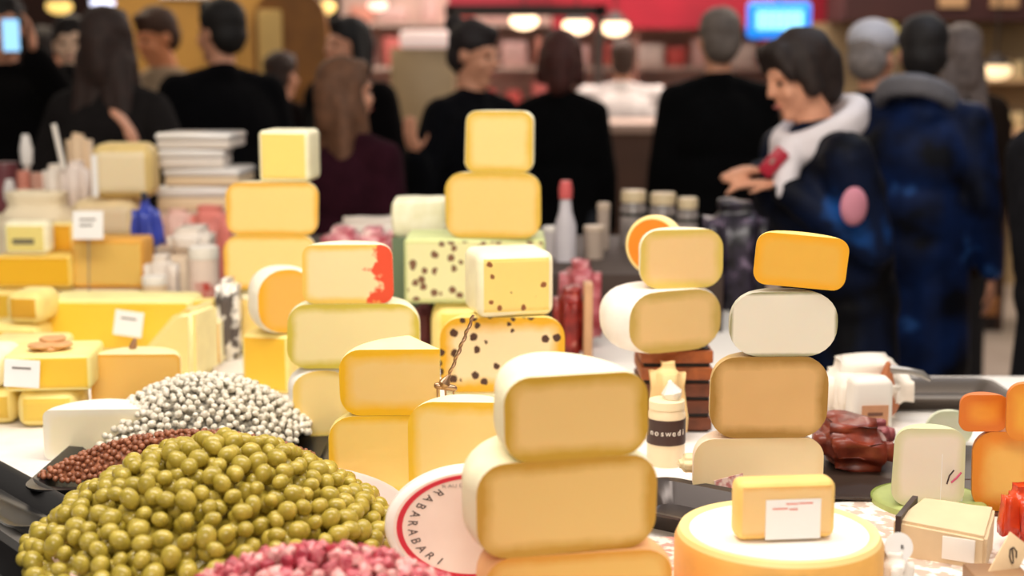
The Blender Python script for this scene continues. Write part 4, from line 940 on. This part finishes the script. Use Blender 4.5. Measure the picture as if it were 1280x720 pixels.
# golden lit partition and the arched niche at left
t=thing('partition_wall','ochre-yellow lit stall wall behind the people at the left','partition',(0,0,0)); Y=9.6
box('panel',gx(120,Y,1.6),gx(330,Y,1.6),Y,Y+.12,0,2.5,mat((180,136,64),.7,.35,2),t)
box('dark_trim',gx(200,Y,2),gx(262,Y,2),Y-.02,Y,1.98,2.05,WHITE,t)
t=thing('arch_niche','golden-brown arched wooden niche with a pale inner panel, left of centre','arch',(gx(362,8.2,1.8),8.2,0))
bm=bmesh.new(); 
W=.21; zs=gz(34,8.2)
outer=[(-W,0),(-W,zs)]+[(W*-math.cos(a),zs+W*1.15*math.sin(a)) for a in [math.pi*i/12 for i in range(1,12)]]+[(W,zs),(W,0)]
f=bm.faces.new([bm.verts.new((x_,0,z_)) for x_,z_ in outer]); r=bmesh.ops.extrude_face_region(bm,geom=[f]); bmesh.ops.translate(bm,vec=(0,.1,0),verts=[v for v in r['geom'] if isinstance(v,bmesh.types.BMVert)]); bmesh.ops.recalc_face_normals(bm,faces=bm.faces[:])
from_bm('arch_frame',bm,mat((150,98,36),.5,.3,6),t)
box('pale_panel',-.18,-.04,-.03,0,1.1,zs+.1,mat((232,196,120),.6,.1,4),t,.02)
# lamps of the far stalls
def bulb(label,pxx,pyy,Y,r,c=(255,222,180),e=7,group=None):
    z=gz(pyy,Y); t=thing('hanging_lamp',label,'lamp',(gx(pxx,Y,z),Y,z),0,group)
    bm=bmesh.new(); bm_ell(bm,(0,0,0),(r,r,r*.6),None,16); from_bm('glowing_globe',bm,mat(c,.4,emit=e),t,True,False)
    lathe('lamp_shade',[(r*.2,r*1.0),(r*.95,r*.32),(r*1.02,r*.32),(r*.3,r*1.1)],DARK,t,20); tube('cord',[(0,0,r*1.0),(0,0,4.0-z)],.008,DARK,t); return t
L_=[(655,26,'leftmost of the bright lamps over the meat counter'),(721,32,'middle one of the bright lamps over the meat counter'),(769,34,'right one of the bright lamps over the meat counter')]
for a,b,l in L_: bulb('round warm lamp, '+l,a,b,9.9,.095,e=3.5)
bulb('yellow lamp glowing beside the golden arch',402,8,9.2,.09,(255,214,130),1.6)
bulb('pinkish white lamp above the steel display, left of centre',472,6,10.4,.07,(255,210,190),2)
bulb('white lamp at the top left between the dark heads',128,4,9.0,.075,(220,226,255),2)
bulb('yellow lamp at the top left of the frame',74,8,9.0,.08,(255,214,120),1.2)
# meat stall at centre: counter, glass, shelves, frame
Y=9.4
t=thing('display_counter','long pale meat display counter behind the person in the light shirt','counter',(0,0,0))
box('counter_body',gx(500,Y,1),gx(900,Y,1),Y,Y+.7,0,gz(150,Y)-.05,mat((150,128,112),.6,.2,3),t)
box('counter_top',gx(495,Y,1),gx(905,Y,1),Y-.03,Y+.73,gz(150,Y)-.05,gz(150,Y),mat((214,190,176),.4),t,.01)
t=thing('display_shelving','bright back shelving of the meat stall, full of pink and white goods','shelf',(0,0,0)); Y2=11.6
box('back_panel',gx(420,Y2,1.6),gx(1060,Y2,1.6),Y2+.4,Y2+.46,0,2.6,mat((226,196,184),.6,.3,3),t)
for z in(1.15,1.5,1.85): box('shelf_board',gx(430,Y2,1.6),gx(1050,Y2,1.6),Y2,Y2+.4,z,z+.03,mat((220,196,184),.4),t)
rr=random.Random(21); names={'meat':['rosy','pale pink','creamy white','reddish','salmon']}
cols=[(226,120,116),(236,196,190),(240,224,214),(214,90,84),(232,160,140)]
pro={}
n=0
for z in(1.18,1.53,1.88):
    xx=gx(436,Y2,1.6)
    while xx<gx(1040,Y2,1.6):
        w=rr.uniform(.12,.26); hh=rr.uniform(.12,.24); k=rr.randrange(5)
        b=bmesh.new(); bm_box(b,-w/2,w/2,0,.2,0,hh,.03,3); crumple(b,.012,9,n)
        o=tag(from_bm('meat_package',b,mat(cols[k],.5,.15,10),None,True,False),'pink or white package on the bright shelves of the far meat stall','package','packages on the far meat stall shelves'); o.location=(xx+w/2,Y2+.05,z); xx+=w+rr.uniform(.02,.12); n+=1
t=thing('market_gantry','dark metal gantry with posts and a top beam above the meat counter','gantry',(0,0,0)); Y=9.1
box('top_beam',gx(556,Y,2),gx(760,Y,2),Y,Y+.1,gz(20,Y),gz(6,Y),DARK,t)
box('post',gx(744,Y,1.6),gx(754,Y,1.6),Y,Y+.06,0,gz(8,Y),mat((70,60,56),.5),t)
box('post',gx(558,Y,1.6),gx(566,Y,1.6),Y,Y+.06,0,gz(8,Y),mat((70,60,56),.5),t)
t=thing('awning','red stall awning stretching across the top centre','awning',(0,0,0)); Y=10.2
RDM=mat((156,8,38),.6,.2,3)
bm=bmesh.new(); bm_box(bm,gx(690,Y,1.9),gx(1056,Y,1.9),Y,Y+.03,gz(36,Y),2.5,.004); from_bm('valance',bm,RDM,t)
bm=bmesh.new(); bm_box(bm,gx(690,Y,1.9),gx(1056,Y,1.9),Y+.03,Y+1.0,2.49,2.52); from_bm('cover',bm,RDM,t)
for q in(792,900,1030): box('post',gx(q,Y,1.9),gx(q+7,Y,1.9),Y+.04,Y+.09,0,2.49,mat((120,80,70),.5),t)
t=thing('awning','darker red awning left of the meat stall lamps','awning',(0,0,0)); Y=11.0
box('valance',gx(560,Y,1.9),gx(690,Y,1.9),Y,Y+.04,gz(8,Y),2.4,mat((150,30,50),.6),t)
t=thing('steel_hood','steel-grey panel with a white glowing top edge, left of the centre stack','panel',(0,0,0)); Y=9.0
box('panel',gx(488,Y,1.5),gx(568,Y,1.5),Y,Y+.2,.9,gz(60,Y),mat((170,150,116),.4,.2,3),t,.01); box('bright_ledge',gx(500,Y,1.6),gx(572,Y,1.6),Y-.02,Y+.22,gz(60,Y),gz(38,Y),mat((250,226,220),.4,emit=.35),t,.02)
# blue lit sign
Y=8.8; t=thing('lit_sign','blue rounded lit sign with pale glowing letters, top right of centre','sign',(gx(976,Y,2),Y,gz(48,Y)))
W=gx(1016,Y,1.9)-gx(936,Y,1.9); H=gz(2,Y)-gz(48,Y)
bm=bmesh.new(); bm_box(bm,-W/2,W/2,0,.06,0,H,.028,4); from_bm('sign_box',bm,mat((20,130,240),.4,emit=1.1),t,True)
for i in range(6):
    w=(W-.10)/6; x0=-W/2+.05+i*w; box('letter',x0+w*.06,x0+w*.9,-.006,0,H*.24,H*.76,mat((150,230,255),.4,emit=1.3),t)
box('hanger',-.01,.01,.02,.04,H,2.4-gz(48,Y)+.9,DARK,t)
# foreground counter where customers stand (brown) and right side shelving
t=thing('counter','brown wooden counter with a light top, between the two black coats','counter',(0,0,0)); Y=7.6
box('counter_body',gx(752,Y,1.1),gx(866,Y,1.1),Y,Y+.6,0,gz(166,Y),mat((92,62,46),.6,.2,5),t)
box('counter_top',gx(738,Y,1.1),gx(872,Y,1.1),Y-.04,Y+.64,gz(166,Y),gz(154,Y),mat((200,168,150),.5),t,.006)
t=thing('shelf_unit','wooden shelf unit with packets and jars at the right','shelf',(0,0,0)); Y=8.2
X0,X1=gx(1150,Y,1),gx(1258,Y,1)
WD=mat((176,116,66),.5,.2,8); WDd=mat((70,44,32),.7)
box('back_panel',X0,X1,Y+.45,Y+.48,0,gz(150,Y),WDd,t)
for a,b,m in((240,228,WD),(292,284,WD),(395,372,WD)): box('shelf_board',X0,X1,Y,Y+.45,gz(a,Y),gz(b,Y),m,t,.004)
box('plinth',X0,X1,Y+.02,Y+.45,0,gz(395,Y)-.0,mat((40,26,22),.7),t)
for x in(X0-.03,X1): box('side_panel',x,x+.03,Y,Y+.48,0,gz(150,Y),WDd,t)
rr=random.Random(31)
cl=[((206,180,120),'yellowish'),((90,140,140),'teal'),((214,200,150),'cream'),((110,190,214),'light blue'),((200,170,110),'ochre')]
xx=X0+.03
for i in range(9):
    c,nm=cl[i%5]; w=.05; h=rr.uniform(.17,.21)
    o=tag(box('packet',xx,xx+w-.006,Y+.05,Y+.16,gz(228,Y),gz(228,Y)+h,mat(c,.5,.1,12),None,.006),'upright colourful packet on the upper board of the right shelf unit','packet','packets on the upper shelf board'); xx+=w
xx=X0+.04
for i in range(8):
    t=thing('glass_jar','white glass jar on the middle board of the right shelf unit','jar',(xx,Y+.10,gz(372,Y)),0,'white jars in the middle of the shelf unit')
    lathe('jar_body',[(0,0),(.026,0),(.027,.13),(.02,.15),(0,.15)],mat((206,206,222),.3),t,16); lathe('lid',[(0,.15),(.022,.15),(.022,.18),(0,.18)],mat((170,140,140),.4),t,16); xx+=.056
xx=X0+.04
for i in range(7):
    t=thing('bread_roll','pale bread roll on the lowest board of the right shelf unit','bread',(xx,Y+.10,gz(284,Y)),0,'small white packs on the third board')
    t['label']='small white pack on the second board of the right shelf unit'; t['category']='pack'; t.name='small_pack'
    bm=bmesh.new(); bm_box(bm,-.026,.026,0,.1,0,.13,.01,2); from_bm('wrapper',bm,mat((226,220,224),.4,.06,20),t,True); box('printed_band',-.0265,.0265,-.001,.101,.05,.08,mat((190,150,160),.5),t); xx+=.062
# far right shelving and beige wall
t=thing('display_shelving','beige lit wall shelf with small goods at the top right','shelf',(0,0,0)); Y=9.6
box('back_panel',gx(1010,Y,1.6),gx(1330,Y,1.6),Y+.4,Y+.45,0,gz(26,Y),mat((166,142,104),.6,.3,3),t)
box('shelf_board',gx(1236,Y,1.5),gx(1330,Y,1.5),Y,Y+.4,gz(178,Y),gz(163,Y),mat((222,176,140),.5),t,.004)
box('shelf_board',gx(1200,Y,1.5),gx(1330,Y,1.5),Y,Y+.4,gz(104,Y),gz(98,Y),mat((196,160,120),.5),t,.004)
box('top_cornice',gx(1052,Y,2),gx(1330,Y,2),Y-.1,Y+.45,gz(26,Y),2.6,mat((58,20,20),.7,.2,3),t)
for q in(1168,1232): box('cornice_plate',gx(q,Y,2),gx(q+34,Y,2),Y-.12,Y-.10,gz(10,Y),gz(-6,Y),mat((190,150,110),.5),t)
for i,q in enumerate((1256,1268,1280,1262,1276)):
    z=gz(163,Y) if i<3 else gz(98,Y); t=thing('jar','small cream jar on the beige shelf at the top right','jar',(gx(q+4,Y,1.5),Y+.1,z),0,'cream jars on the beige shelf'); lathe('jar_body',[(0,0),(.03,0),(.03,.10),(.022,.12),(0,.12)],mat((232,208,160),.4),t,16); lathe('lid',[(0,.12),(.025,.12),(.025,.15),(0,.15)],mat((120,100,80),.4),t,16)
bm=bmesh.new(); bm_ell(bm,(0,0,0),(.12,.09,.12),None,14); crumple(bm,.03,14,3); o=tag(from_bm('flower_bunch',bm,mottled((150,150,60),(240,210,120),16,.6,.15),None,True,False),'yellow-green flower bunch above the light grey cap','flowers'); o.location=(gx(1098,Y,1.8),Y-.16,gz(50,Y)); 
tag(box('flower_pot',gx(1086,Y,1.7),gx(1112,Y,1.7),Y-.22,Y-.10,0,gz(66,Y),mat((120,100,76),.6),None,.01),'tall beige planter under the yellow-green flowers','planter')
bulb('warm wall lamp near the right frame edge',1245,88,9.3,.10,(255,220,170),1.5)

# curves and lettering become plain meshes
bpy.context.view_layer.update()
dg=bpy.context.evaluated_depsgraph_get()
for o in [o for o in bpy.data.objects if o.type in('CURVE','FONT')]:
    me=bpy.data.meshes.new_from_object(o.evaluated_get(dg)); nm=o.name
    n=bpy.data.objects.new('x',me); col.objects.link(n); n.parent=o.parent; n.location=o.location; n.rotation_euler=o.rotation_euler; n.scale=o.scale
    bpy.data.objects.remove(o); n.name=nm
